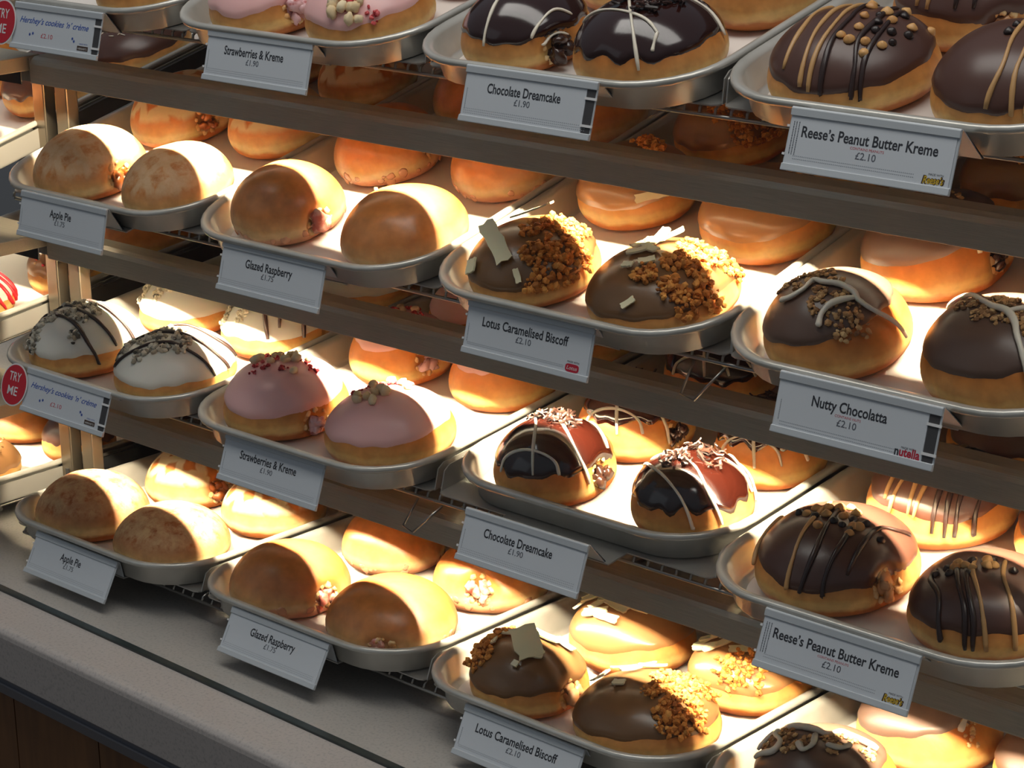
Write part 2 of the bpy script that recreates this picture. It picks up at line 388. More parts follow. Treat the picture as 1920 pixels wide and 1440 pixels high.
# ------------------------------------------------------------------ shelf lights, posts, cabinet, counter
def light_bar(x0, x1, yb, zb, lip_w, label, depth=0.0205, watts=LED_W, led=0.0, h=0.0222):
    b = empty('shelf_light_bar', Matrix.Translation((x0, yb, zb)), label, 'light bar', 'steel light bars under the shelves')
    Lx = x1-x0; m = MB(); t = 0.0014; lz = h-0.0096; hb = -0.010 if led else 0.0
    # front lip with rounded shoulder, top sheet, back flange; open underneath
    prof = [(0, 0), (0, h-0.006), (0.0018, h-0.0022), (0.006, h), (depth-0.001, h+0.001), (depth, h), (depth, 0.005), (depth-t, 0.005), (depth-t, h-t), (0.0062, h-t), (0.0025, h-0.004), (t, h-0.007), (t, 0)]
    m.extrude(prof, (0, Lx))
    m.box((0, 0, 0.001), (0.0012, depth, h-0.001)); m.box((Lx-0.0012, 0, 0.001), (Lx, depth, h-0.001))
    bevel(m.build('housing', M['steel'], b), 0.0005, 2)
    # inner baffle that stops light spilling to the back, and the led strip above the slot
    f = MB(); f.box((0.002, led+0.0028+lip_w, hb), (Lx-0.002, led+0.0040+lip_w, h-t-0.0002))
    if led: f.box((0.002, led, hb), (Lx-0.002, led+0.0012, h-t-0.0002))
    f.build('baffle', M['black'], b)
    s = MB(); s.box((0.003, led+0.0016, lz), (Lx-0.003, led+0.0052, lz+0.0014)); s.build('led_strip', M['led'], b)
    Ll = Lx-0.01-(0.11 if led else 0.0)
    area('led_light', (0.005+Ll/2, led+0.0027, lz-0.0006), (0, 0, 0), Ll, 0.0016, watts*Ll, LED_COL, b, math.pi)
for YB, z, lw, nm, xe, pw_ in ((-0.143, 0.3692, 0.0104, 'second', -0.507, 1.0), (-0.132, 0.2128, 0.0128, 'third', -0.518, 0.88), (-0.144, 0.0733, 0.0130, 'bottom', -0.510, 0.75)):
    light_bar(xe, 0.62, YB, z, lw, f'long steel light bar shining down on the {nm} shelf right of the posts', watts=LED_W*pw_)
    light_bar(-0.98, xe-0.0015, YB-0.070, z+0.0095, lw, f'end of steel light bar above the trays left of the posts, {nm} shelf', 0.083, LED_W, 0.063, 0.0125)

for dx, nm in ((0.0, 'upright steel post on the left of the pair beside the apple pie trays'), (0.0330, 'upright steel post on the right of the pair, nearest the apple pie trays')):
    p = MB(); x0, x1 = dx, dx+0.0165
    zt, zb_ = 0.372, -0.050; s = 0.018/0.36; sy = -0.0127/0.36
    V = []
    for z in (zb_, zt):
        ox = -0.567+(z-0.36)*s*1.0; oy = -0.100+(z-0.36)*sy
        for a, b in ((x0, 0), (x1, 0), (x1, 0.0125), (x0, 0.0125)): V.append((ox+a, oy+b, z))
    p.add(V, [(0,3,2,1),(4,5,6,7),(0,1,5,4),(1,2,6,5),(2,3,7,6),(3,0,4,7)])
    o = bevel(p.build('steel_post', M['steel_post']), 0.0012, 2)
    o['label'] = nm; o['category'] = 'post'; o['group'] = 'upright steel posts'

for t, u0 in (('B', -0.5590), ('C', -0.5760), ('D', -0.5770)):  # added black sheets that stand in for the shade between neighbouring trays
    d = MB(); d.box((u0, 0.118, -0.066 if t != 'D' else -0.040), (u0+0.003, 0.375, -0.006)); d.box((u0+0.003, 0.118, -0.040), (u0+(0.0455 if t != 'D' else 0.036), 0.375, -0.0385))
    o = d.build('gap_shade_sheet', M['black']); o.matrix_world = TM(t)
    o['label'] = f'added black sheet for the shaded gap behind the posts on the {SHELF[t]}'; o['category'] = 'shade sheet'; o['group'] = 'black shade sheets'

def structure(o): o['kind'] = 'structure'; return o
bk = MB(); bk.box((-1.05, 0.215, -0.05), (0.75, 0.225, 0.80)); structure(bk.build('wall_back', M['dark_back']))

# counter: stone slab with rounded nose; its front runs very slightly off the shelf line
def cm(x, y, z): return (x, y-0.025*(x+0.25), z)
def slab(prof, x0, x1):
    n = len(prof); V = [cm(x0, a, b) for a, b in prof]+[cm(x1, a, b) for a, b in prof]
    return V, [(i, n+i, n+(i+1) % n, (i+1) % n) for i in range(n)] + [tuple(range(n)), tuple(range(n, 2*n))[::-1]]
ZC = -0.05
prof = [(0.30, ZC), (-0.288, ZC), (-0.2925, ZC-0.0012), (-0.2950, ZC-0.004), (-0.2958, ZC-0.008), (-0.2958, ZC-0.046), (0.30, ZC-0.046)]
V, F = slab(prof, -1.25, 0.95)
o = mesh_obj('stone_counter', V, F, M['stone'], None, False); bevel(o, 0.001, 2, 20)
o['label'] = 'speckled grey stone counter slab under the bottom trays'; o['category'] = 'counter'
cb = empty('counter_front', Matrix.Identity(4), 'brown timber counter front with a metal strip below the stone', 'counter front')
V, F = slab([(-0.2940, -0.0965), (-0.2940, -0.1010), (-0.2970, -0.1010), (-0.2970, -0.1085), (-0.28, -0.1085), (-0.28, -0.0965)], -1.25, 0.95)
mesh_obj('metal_strip', V, F, M['trim'], cb, False)
wd = MB(); pw = 0.118
for i in range(18):
    x0 = -1.223+i*pw; y0 = -0.2895
    a = [cm(x0+0.0008, y0, 0), cm(x0+pw-0.0008, y0, 0)]
    Vb = [(a[0][0], a[0][1], -0.75), (a[1][0], a[1][1], -0.75), (a[1][0], a[1][1]+0.015, -0.75), (a[0][0], a[0][1]+0.015, -0.75)]
    wd.add(Vb+[(q[0], q[1], -0.1086) for q in Vb], [(0,3,2,1),(4,5,6,7),(0,1,5,4),(1,2,6,5),(2,3,7,6),(3,0,4,7)])
wd.build('timber_boards', M['wood'], cb)
fl = MB(); fl.box((-3.5, -3.5, -0.76), (2.5, 1.0, -0.75)); structure(fl.build('floor', mat('floor_tile', lin(120, 112, 104), 0.5)))
# glass
gl = empty('glass_screen', Matrix.Identity(4), 'clear upright glass pane standing on the stone counter in front of the trays', 'glass screen')
V, F = slab([(-0.2440, ZC+0.0004), (-0.2440, 0.80), (-0.2495, 0.80), (-0.2495, ZC+0.0004)], -1.2, 0.95)
mesh_obj('pane', V, F, M['glass'], gl, False)
V, F = slab([(-0.2435, ZC+0.0001), (-0.2435, ZC+0.0020), (-0.2500, ZC+0.0020), (-0.2500, ZC+0.0001)], -1.2, 0.95)
mesh_obj('seal', V, F, M['seal'], gl, False)

# ------------------------------------------------------------------ doughnut geometry
_pr = np.array([(.0, 0), (.66, 0), (.84, .035), (.95, .13), (1, .28), (.975, .44), (.875, .64), (.70, .815), (.47, .935), (.22, .99), (.0, 1.0)])
def _chaikin(P, n=3):
    for _ in range(n):
        Q = np.empty((2*len(P), 2)); Q[0] = P[0]; Q[-1] = P[-1]
        Q[1:-1:2] = 0.75*P[:-1]+0.25*P[1:]; Q[2:-1:2] = 0.25*P[:-1]+0.75*P[1:]
        P = Q
    return P
_pc = _chaikin(_pr)
class Bun:
    def __init__(s, R, H, seed, dents=(), oval=0.03):
        s.R, s.H = R, H; rg = np.random.RandomState(seed)
        p = _pc*np.array([R, H]); d = np.r_[0, np.cumsum(np.linalg.norm(np.diff(p, axis=0), axis=1))]
        s.len = d[-1]; s.s = d/d[-1]; s.p = p
        s.ia = int(np.argmax(p[:, 0]))
        s.a = [(k, rg.uniform(-1, 1)*am, rg.uniform(0, 6.28)) for k, am in ((1, .010), (2, oval), (3, .014), (4, .009), (5, .006))]
        s.zb = [(rg.uniform(-1, 1)*.03, rg.uniform(0, 6.28), k) for k in (1, 2, 3)]
        s.dents = dents
    def r_(s, q): return np.interp(q, s.s, s.p[:, 0])
    def z_(s, q): return np.interp(q, s.s, s.p[:, 1])
    def s_at_z(s, zf): return float(np.interp(zf*s.H, s.p[:, 1], s.s))
    def base(s, th, q):
        f = 1+sum(a*np.cos(k*th+ph) for k, a, ph in s.a)
        r = s.r_(q)*f; z = s.z_(q)
        z = z*(1+sum(a*np.cos(k*th+ph) for a, ph, k in s.zb)*np.minimum(1, r/s.R))
        return r, z
    def S(s, th, q, off=0.0):
        th, q = np.broadcast_arrays(np.asarray(th, float), np.asarray(q, float))
        r, z = s.base(th, q)
        e = 0.004; r1, z1 = s.base(th, np.clip(q-e, 0, 1)); r2, z2 = s.base(th, np.clip(q+e, 0, 1))
        tr, tz = r2-r1, z2-z1; ln = np.hypot(tr, tz)+1e-9
        nr, nz = tz/ln, -tr/ln
        o = off + np.zeros_like(r)
        for (dt, dz, wd, dp) in s.dents:
            sd = s.s_at_z(dz)
            dd = ((np.angle(np.exp(1j*(th-dt)))*s.R)**2+((q-sd)*s.len)**2)/wd**2
            o = o-dp*np.exp(-dd*dd*0.7)
        return np.stack([(r+o*nr)*np.cos(th), (r+o*nr)*np.sin(th), z+o*nz], -1)
    def top(s, x, y, off=0.0):
        """point on the upper surface above local x, y"""
        th = np.arctan2(y, x); r = np.hypot(x, y)
        f = 1+sum(a*np.cos(k*th+ph) for k, a, ph in s.a)
        q = np.interp(-np.minimum(r/f, s.R*0.999), -s.p[s.ia:, 0], s.s[s.ia:])
        return s.S(th, q, off)
    def normal(s, x, y):
        e = 0.0015; a = s.top(x+e, y)-s.top(x-e, y); b = s.top(x, y+e)-s.top(x, y-e)
        n = np.cross(a, b); return n/np.linalg.norm(n)
    def side(s, th, zf, off=0.0): return s.S(th, s.s_at_z(zf), off)

def grid(bun, m, s0, rows, offf, nth=60):
    th = np.linspace(0, 2*np.pi, nth, endpoint=False)
    V = []; Q = []
    for i in range(rows):
        t = i/(rows-1); q = s0+(1-s0)*t if np.isscalar(s0) else s0(th)+(1-s0(th))*t
        q = np.minimum(q, 0.9975)+0*th
        V.append(bun.S(th, q, offf(t, th))); Q.append(q)
    top = bun.S(np.array([0.0]), np.array([1.0]), offf(1.0, th[:1]))
    V = np.concatenate(V+[top])
    F = [(i*nth+j, i*nth+(j+1) % nth, (i+1)*nth+(j+1) % nth, (i+1)*nth+j) for i in range(rows-1) for j in range(nth)]
    k = rows*nth
    F += [((rows-1)*nth+j, (rows-1)*nth+(j+1) % nth, k) for j in range(nth)]
    return V, F

_t = (1+5**.5)/2
ICO_V = np.array([(-1,_t,0),(1,_t,0),(-1,-_t,0),(1,-_t,0),(0,-1,_t),(0,1,_t),(0,-1,-_t),(0,1,-_t),(_t,0,-1),(_t,0,1),(-_t,0,-1),(-_t,0,1)])/math.hypot(1, _t)
ICO_F = [(0,11,5),(0,5,1),(0,1,7),(0,7,10),(0,10,11),(1,5,9),(5,11,4),(11,10,2),(10,7,6),(7,1,8),(3,9,4),(3,4,2),(3,2,6),(3,6,8),(3,8,9),(4,9,5),(2,4,11),(6,2,10),(8,6,7),(9,8,1)]
def _sub():
    V = [tuple(v) for v in ICO_V]; F = []; c = {}
    def mid(a, b):
        k = (min(a, b), max(a, b))
        if k not in c:
            v = (np.array(V[a])+np.array(V[b])); v /= np.linalg.norm(v); V.append(tuple(v)); c[k] = len(V)-1
        return c[k]
    for a, b, d in ICO_F:
        e, f, g_ = mid(a, b), mid(b, d), mid(d, a); F += [(a, e, g_), (b, f, e), (d, g_, f), (e, f, g_)]
    return np.array(V), F
ICO2_V, ICO2_F = _sub()
def rot_to(n, ang):
    z = np.array(n)/np.linalg.norm(n); a = np.array([1, 0, 0]) if abs(z[0]) < .9 else np.array([0, 1, 0])
    x = np.cross(a, z); x /= np.linalg.norm(x); y = np.cross(z, x)
    c, s_ = math.cos(ang), math.sin(ang)
    return np.stack([c*x+s_*y, -s_*x+c*y, z], 1)
def lump(m, rg, p, n, size, tone=None, flat=0.75, sub=False, rough=0.28):
    V0, F = (ICO2_V, ICO2_F) if sub else (ICO_V, ICO_F)
    V = V0*(1+rg.uniform(-rough, rough, (len(V0), 1)))*np.array([1, rg.uniform(.65, 1), flat])*size
    R_ = rot_to(n, rg.uniform(0, 6.28))
    m.add(V@R_.T+p, F, rg.uniform(0, 1) if tone is None else tone)

def smooth_path(P, n=8):
    P = np.asarray(P, float)
    if len(P) < 3:
        t = np.linspace(0, 1, 24)[:, None]; return P[0]*(1-t)+P[-1]*t
    Q = np.vstack([2*P[0]-P[1], P, 2*P[-1]-P[-2]]); out = []
    for i in range(1, len(Q)-2):
        for t in np.linspace(0, 1, n, endpoint=False):
            a, b, c, d = Q[i-1], Q[i], Q[i+1], Q[i+2]
            out.append(0.5*((2*b)+(-a+c)*t+(2*a-5*b+4*c-d)*t*t+(-a+3*b-3*c+d)*t**3))
    out.append(P[-1]); return np.array(out)

def drizzle(bun, P, rad, m, parent, name, off=0.0016, drip=0.0, seed=0):
    """a piped line following local xy points over the crown"""
    rg = np.random.RandomState(seed)
    P = smooth_path(P)
    r = np.hypot(P[:, 0], P[:, 1]); mx = bun.R*0.985
    P = P*np.minimum(1, mx/np.maximum(r, 1e-6))[:, None]
    pts = np.array([bun.top(x, y, off) for x, y in P])
    if drip:
        for end in ((0, -1) if drip > 0 else (-1,)):
            th = math.atan2(P[end][1], P[end][0]); q0 = bun.s_at_z(0.34); qs = []
            z0 = pts[end][2]/bun.H
            ex = [bun.side(th+0.03*k, max(0.12, z0-0.10*k*abs(drip)), off*0.6) for k in (1, 2, 3)]
            pts = np.vstack([np.array(ex)[::-1], pts]) if end == 0 else np.vstack([pts, ex])
    n = len(pts); rr = rad*(1+0.18*np.sin(np.linspace(0, 9, n)+rg.uniform(0, 6))+rg.uniform(-.06, .06, n))
    rr[0] *= .6; rr[-1] *= .75
    mb = MB(); mb.tube(pts, rr, 7, flat=0.8)
    return mb.build(name, m, parent, True)
def stripes(bun, ang, offs, rad, m, parent, name, tr=(-1.0, 1.0), wob=0.0012, drip=0.6, seed=0, off=0.0018):
    rg = np.random.RandomState(seed+5); a = math.radians(ang)
    d = np.array([math.cos(a), math.sin(a)]); e = np.array([-d[1], d[0]])
    for i, o_ in enumerate(offs):
        h = math.sqrt(max(bun.R**2-o_**2, 1e-8))*0.96
        t = np.linspace(tr[0]*h, tr[1]*h, 9)
        P = d*t[:, None]+e*(o_+rg.uniform(-wob, wob, 9))[:, None]
        drizzle(bun, P, rad, m, parent, name, off, drip if tr == (-1.0, 1.0) else -drip, seed+i)

def icing(bun, edge, amp, tilt, tdir, m, parent, th_=0.0016, seed=0, ragged=0.02, name='icing'):
    rg = np.random.RandomState(seed+11)
    ks = [(k, rg.uniform(-1, 1)*amp/k**.5, rg.uniform(0, 6.28)) for k in (2, 3, 5, 7)]+[(k, rg.uniform(-1, 1)*ragged, rg.uniform(0, 6.28)) for k in (11, 13, 17)]
    def s0(th):
        zf = edge+tilt*np.cos(th-math.radians(tdir))+sum(a*np.cos(k*th+p) for k, a, p in ks)
        zf = np.clip(zf, 0.14, 0.95)
        return np.interp(zf*bun.H, bun.p[:, 1], bun.s)
    def off(t, th):
        u = min(1.0, t/0.10); return -0.0005+(th_+0.0005)*math.sqrt(max(0, 1-(1-u)**2)) + 0*th
    V, F = grid(bun, None, s0, 20, off, 84)
    return mesh_obj(name, V, F, m, parent)

def scatter(bun, rg, n, cx, cy, rx, ry, ang=0.0, power=0.5):
    a = math.radians(ang); out = []
    while len(out) < n:
        r = rg.uniform(0, 1)**power; t = rg.uniform(0, 6.283)
        x, y = rx*r*math.cos(t), ry*r*math.sin(t)
        X, Y = cx+x*math.cos(a)-y*math.sin(a), cy+x*math.sin(a)+y*math.cos(a)
        if math.hypot(X, Y) < bun.R*0.97: out.append((X, Y))
        else: rx *= .995; ry *= .995
    return out
def crumbs(bun, rg, spots, s0, s1, m, parent, name, pile=0.0, kind='stuff', label=None, flat=.8, tones=None, sub=False):
    mb = MB()
    for X, Y in spots:
        z = rg.uniform(s0, s1); nrm = bun.normal(X, Y)
        p = bun.top(X, Y, 0.0012+z*0.35+pile*rg.uniform(0, 1)**2)
        lump(mb, rg, p, nrm, z, None if tones is None else tones[rg.randint(len(tones))], flat, sub)
    return mb.build(name, m, parent, sub, kind, label)
def shard(bun, rg, x, y, lx, ly, yaw, tilt, m, parent, curl=0.15, th_=0.0013, lift=0.0, name='white_chocolate_shard'):
    nrm = bun.normal(x, y); p = bun.top(x, y, 0.0022+lift); R_ = rot_to(nrm, 0)
    # align local x roughly with world yaw
    ex = np.array([math.cos(math.radians(yaw)), math.sin(math.radians(yaw)), 0]); ex -= nrm*(ex@nrm); ex /= np.linalg.norm(ex)
    ey = np.cross(nrm, ex); B = np.stack([ex, ey, nrm], 1)
    tl = math.radians(tilt); ct, st = math.cos(tl), math.sin(tl)
    T = np.array([[ct, 0, st], [0, 1, 0], [-st, 0, ct]]).T
    nx, ny = 6, 3; V = []
    jag = rg.uniform(-.12, .12, (nx+1, 2))
    for top in (0, 1):
        for i in range(nx+1):
            for j in range(ny+1):
                u = i/nx-.5; v = j/ny-.5
                yy = v*ly*(1+jag[i, 0 if v < 0 else 1]); xx = u*lx*(1+0.06*math.sin(7*v+3))
                zz = curl*lx*(u*u*2-0.2)+(th_ if top else 0)
                V.append((xx+(abs(math.sin(tl))*lx*.5 if tilt else 0)*0, yy, zz))
    V = np.array(V)
    if tilt: V[:, 0] += lx*.5
    V = (V@T.T)@B.T+p
    n1 = (nx+1)*(ny+1); F = []
    I = lambda t_, i, j: t_*n1+i*(ny+1)+j
    for i in range(nx):
        for j in range(ny):
            F.append((I(1,i,j), I(1,i+1,j), I(1,i+1,j+1), I(1,i,j+1))); F.append((I(0,i,j), I(0,i,j+1), I(0,i+1,j+1), I(0,i+1,j)))
    for i in range(nx):
        F.append((I(0,i,0), I(0,i+1,0), I(1,i+1,0), I(1,i,0))); F.append((I(0,i,ny), I(1,i,ny), I(1,i+1,ny), I(0,i+1,ny)))
    for j in range(ny):
        F.append((I(0,0,j), I(1,0,j), I(1,0,j+1), I(0,0,j+1))); F.append((I(0,nx,j), I(0,nx,j+1), I(1,nx,j+1), I(1,nx,j)))
    mb = MB(); mb.add(V, F); return mb.build(name, m, parent, False)
def chips(bun, rg, spots, m, parent, name, size=0.0036):
    for X, Y in spots:
        nrm = bun.normal(X, Y); nrm = nrm+rg.uniform(-.35, .35, 3); p = bun.top(X, Y, 0.0019)
        k = 10; a = np.linspace(0, 2*np.pi, k, endpoint=False); V = []
        for rr, zz in ((.75, -.25), (1, 0.0), (.98, .18), (.72, .52), (.32, .82)): V += [(rr*math.cos(t), rr*math.sin(t), zz) for t in a]
        V.append((0.04, 0.02, 0.98)); V = np.array(V)*size*rg.uniform(.85, 1.12)
        F = [(i*k+j, i*k+(j+1) % k, (i+1)*k+(j+1) % k, (i+1)*k+j) for i in range(4) for j in range(k)]+[(4*k+j, 4*k+(j+1) % k, 5*k) for j in range(k)]+[tuple(range(k))[::-1]]
        mb = MB(); mb.add(V@rot_to(nrm, rg.uniform(0, 6)).T+p, F, rg.uniform(0, 1)); mb.build(name, m, parent, True)
def shavings(bun, rg, spots, m, parent, ln=0.008, lift=0.004, name='chocolate_shavings'):
    mb = MB()
    for X, Y in spots:
        nrm = bun.normal(X, Y); p = bun.top(X, Y, 0.0018+rg.uniform(0, lift)); B = rot_to(nrm+rg.uniform(-.5, .5, 3), rg.uniform(0, 6.28))
        l = ln*rg.uniform(.5, 1.2); wd_ = rg.uniform(.0007, .0013); c = rg.uniform(-.5, .5); V = []
        for i in range(5):
            u = i/4-.5; zz = c*l*(u*u*2-.25)
            V += [(u*l, -wd_, zz), (u*l, wd_, zz+.0003), (u*l, wd_*.6, zz+.0010), (u*l, -wd_*.6, zz+.0008)]
        F = [(i*4+j, i*4+(j+1) % 4, i*4+4+(j+1) % 4, i*4+4+j) for i in range(4) for j in range(4)]+[(0,3,2,1), (16,17,18,19)]
        mb.add(np.array(V)@B.T+p, F, rg.uniform(0, 1))
    return mb.build(name, m, parent, False, 'stuff')
def filling(bun, rg, th, zf, m, parent, size=0.0095):
    tn = MB()      # torn flaps of crust round the hole
    for i in range(9):
        a = i*.698+rg.uniform(-.2, .2); t2 = th+math.cos(a)*.012/bun.R; z2 = zf+math.sin(a)*.012/bun.H
        p = bun.side(t2, min(max(z2, .1), .9), .0004); lump(tn, rg, p, np.array([math.cos(t2), math.sin(t2), .2])+rg.uniform(-.4, .4, 3), rg.uniform(.0018, .0036), None, .5, True, .3)
    tn.build('torn_crust', M['torn'], parent, True, 'stuff')
    mb = MB(); p0 = bun.side(th, zf, 0.0025); c = np.array([math.cos(th), math.sin(th), 0])
    for i in range(11):
        q = p0+rg.uniform(-.0066, .0066, 3)*np.array([1, 1, .8])+c*rg.uniform(-.001, .0012)
        lump(mb, rg, q, c+rg.uniform(-.8, .8, 3), size*rg.uniform(.34, .74), None, .55, True, .30)
    return mb.build('filling', m, parent, True)

def dough(bun, m, parent, name='dough'):
    V, F = grid(bun, None, 0.0, 34, lambda t, th: 0*th, 64)
    hz = np.clip(V[:, 2]/bun.H, 0, 1)
    return mesh_obj(name, V, F, m, parent, True, {'hz': hz})

# ------------------------------------------------------------------ flavours
D2 = math.radians
def P_(*a): return [np.array(q, float)*0.001 for q in a]
def around(b, rg, centres, n, rad):
    """n spots scattered about the given local mm centres"""
    out = []
    for i in range(n):
        x, y = centres[i % len(centres)]; r = rad*math.sqrt(rg.uniform(0, 1)); t = rg.uniform(0, 6.283)
        X, Y = x*.001+r*math.cos(t), y*.001+r*math.sin(t)
        k = math.hypot(X, Y)
        if k > b.R*.965: X, Y = X*b.R*.965/k, Y*b.R*.965/k
        out.append((X, Y))
    return out

def f_apple(o, b, rg, v):
    dough(b, M[{0: 'apple', 1: 'apple_heavy', 2: 'apple_lattice'}[v]], o)
    if b.dents: filling(b, rg, b.dents[0][0], b.dents[0][1], M['fill_apple'], o)
def f_glaze(o, b, rg, v):
    dough(b, M['glazed'], o)
    if b.dents:
        filling(b, rg, b.dents[0][0], b.dents[0][1], M['fill_rasp'], o)
    if v:   # glaze that has run down and set round the foot
        mb = MB()
        for i in range(18):
            a = rg.uniform(-2.6, 1.2); p = b.side(a, rg.uniform(.12, .26), -.0002)
            lump(mb, rg, p, np.array([math.cos(a), math.sin(a), -.2]), rg.uniform(.0016, .0046), None, .22, True, .2)
        mb.build('set_glaze', M['set_glaze'], o, True, 'stuff')
M['set_glaze'] = mat('set_glaze', lin(218, 160, 122), .25, coat=.4)
PC0 = [(-14, 2), (-3, -8), (5, -5), (5, -17), (-14, -14), (-8, -18), (-9, 12), (8, 12), (-4, -14), (0, 6)]
BE0 = [(-18, 4), (-10, 8), (-2, 14), (6, 16), (14, 8), (-16, -6)]
def f_pink(o, b, rg, v, pc=PC0, be=BE0, edge=.52):
    dough(b, M['dough'], o)
    icing(b, edge, .05, .06, 100, M['pink'], o, seed=v, ragged=.008)
    mb = MB()
    for X, Y in around(b, rg, be, 60, .0042):
        s_ = rg.uniform(.0009, .0023); lump(mb, rg, b.top(X, Y, .002+s_*.4), b.normal(X, Y), s_)
    mb.build('strawberry_pieces', M['berry'], o, False, 'stuff')
    for x, y in list(pc)+[(x+rg.uniform(-6, 6), y+rg.uniform(-6, 6)) for x, y in pc[:4]]:
        X, Y = x*.001, y*.001
        mb = MB(); s_ = rg.uniform(.0032, .0050)
        lump(mb, rg, b.top(X, Y, .0016+s_*.5), b.normal(X, Y), s_, None, .8, True, .22); mb.build('biscuit_piece', M['biscuit_piece'], o, True)
    if b.dents: filling(b, rg, b.dents[0][0], b.dents[0][1], M['fill_cream'], o)
CS0 = ([(-24, -40), (-11, -32), (1, -19), (14, -10), (31, -7), (50, 0)], [(-40, -26), (-22, -12), (-10, -1), (14, 5), (38, 10), (47, 17)], [(-36, 16), (-6, 22), (24, 23), (36, 34)])
CC0 = [(-24, -22), (-11, -17), (1, -9), (12, -1), (21, -1), (0, -33), (6, -24), (13, -18), (25, -10), (-9, 8), (4, 11), (-8, -8), (-22, -32), (-14, 2)]
def f_cookie(o, b, rg, v, st=CS0, cr=CC0):
    dough(b, M['dough'], o)
    icing(b, .40, .04, .04, -100, M['white_icing'], o, seed=v, ragged=.01)
    for i, q in enumerate(st): drizzle(b, P_(*q), .0017, M['dark_drizzle'], o, 'icing_stripe', .0026, 0, v+i)
    crumbs(b, rg, around(b, rg, cr, 250, .0050), .0012, .0032, M['cookie'], o, 'cookie_crumbs', .0012)
CL0 = ([(-24, 10), (-5, -10), (15, -38)], [(-14, 18), (9, 2), (30, -10), (42, -12)], [(4, 34), (19, 27), (34, 18)], [(-13, -40), (-12, -35), (-1, -31), (13, -28), (25, -26), (30, -28)])
CF0 = [(-4, 12), (5, 11), (-6, 6), (-17, 6), (12, 8), (-10, 14), (2, 2)]
def f_choc(o, b, rg, v, ln=CL0, cf=CF0, edge=.50):
    dough(b, M['dough'], o)
    icing(b, edge, .06, .03, -100, M['choc_gloss'], o, seed=v, ragged=.03)
    for i, q in enumerate(ln): drizzle(b, P_(*q), .00115, M['white_drizzle'], o, 'icing_line', .0019, 0, v+i)
    shavings(b, rg, around(b, rg, cf, 80, .0055), M['shaving'], o, .0085, .0036)
    if b.dents: filling(b, rg, b.dents[0][0], b.dents[0][1], M['fill_choc'], o)
LC0 = [(9, -23), (27, -24), (38, -23), (43, -8), (37, 24), (27, 20), (12, 18), (18, -5), (31, -1), (20, 8), (28, 10)]
def f_lotus(o, b, rg, v, cr=LC0, sh=(), n=640, cs=1.0):
    dough(b, M['dough'], o)
    icing(b, .44, .04, .06, 30, M['caramel'] if v % 2 else M['milk_car'], o, seed=v, ragged=.01)
    if cr: crumbs(b, rg, around(b, rg, cr, n, .0075), .0010*cs, .0030*cs, M['biscuit'], o, 'biscuit_crumbs', .0042)
    for q in sh:
        shard(b, rg, *[a*.001 for a in q[:4]], q[4], (q[6] if len(q) > 6 else 0), M['shard'], o, q[5] if len(q) > 5 else .06, lift=.0012)
    if b.dents: filling(b, rg, b.dents[0][0], b.dents[0][1], M['fill_caramel'], o)
NZ0 = ([(-20, -23), (-13, -22), (-8, -16), (-7, -7), (0, -8), (10, -6), (20, -7), (25, -10), (34, -8), (45, 2)], [(13, -34), (12, -28), (14, -21), (20, -13), (24, -8)])
NC0 = [(-30, -4), (-24, 0), (-13, 2), (-7, 5), (3, -16), (12, -18), (16, -12), (26, -17), (31, -20), (25, -28), (20, -26), (5, -25), (-14, -10), (6, -2)]
def f_nutty(o, b, rg, v, zig=NZ0, nc=NC0, n=230, til=.16):
    dough(b, M['dough'], o)
    icing(b, .58, .02, til, 20, M['choc_milk'], o, seed=v, ragged=.006)
    crumbs(b, rg, around(b, rg, nc, n, .0055), .0010, .0026, M['nut'], o, 'chopped_nuts', .0014, flat=.6)
    for i, z in enumerate(zig):
        drizzle(b, P_(*z), .0021, M['white_drizzle'], o, 'icing_squiggle', .0036, 0, v+i)
    if b.dents: filling(b, rg, b.dents[0][0], b.dents[0][1], M['fill_choc'], o)
def f_reese(o, b, rg, v, tan=(), dark=(), ch=(), dc=(), edge=.50):
    dough(b, M['dough'], o)
    icing(b, edge, .05, .06, 120, M['choc_satin'], o, seed=v, ragged=.012)
    for i, q in enumerate(tan): drizzle(b, P_(*q), .00145, M['peanut_drizzle'], o, 'peanut_stripe', .0020, 0, v+i)
    for i, q in enumerate(dark): drizzle(b, P_(*q), .0017, M['dark_drizzle'], o, 'dark_stripe', .0022, 0, v+7+i)
    chips(b, rg, P_(*ch), M['peanut_chip'], o, 'peanut_chip')
    chips(b, rg, P_(*dc), M['dark_chip'], o, 'chocolate_chip', .0030)
    if b.dents: filling(b, rg, b.dents[0][0], b.dents[0][1], M['fill_caramel'], o)
M['milk_car'] = mat('dark_caramel_icing', lin(116, 82, 50), 0.3, coat=0.2, bump=(40, 0.08))

LOOK = {'apple': ('sugar_dusted_doughnut', 'sugar dusted doughnut'), 'glaze': ('glazed_doughnut', 'plain glazed doughnut'), 'pink': ('pink_iced_doughnut', 'pink iced doughnut with biscuit pieces'),
        'cookie': ('white_iced_doughnut', 'white iced doughnut with dark stripes'), 'choc': ('chocolate_doughnut', 'dark glossy chocolate doughnut'), 'lotus': ('caramel_doughnut', 'caramel iced doughnut with biscuit crumbs'),
        'nutty': ('nut_doughnut', 'milk chocolate doughnut with chopped nuts'), 'reese': ('peanut_doughnut', 'chocolate doughnut with tan stripes')}
FN = {'apple': f_apple, 'glaze': f_glaze, 'pink': f_pink, 'cookie': f_cookie, 'choc': f_choc, 'lotus': f_lotus, 'nutty': f_nutty, 'reese': f_reese}
WHERE = {'a': 'front left', 'b': 'front right', 'ra': 'second row left', 'rb': 'second row right', 'ta': 'third row left', 'tb': 'third row right'}
_seed = [100]
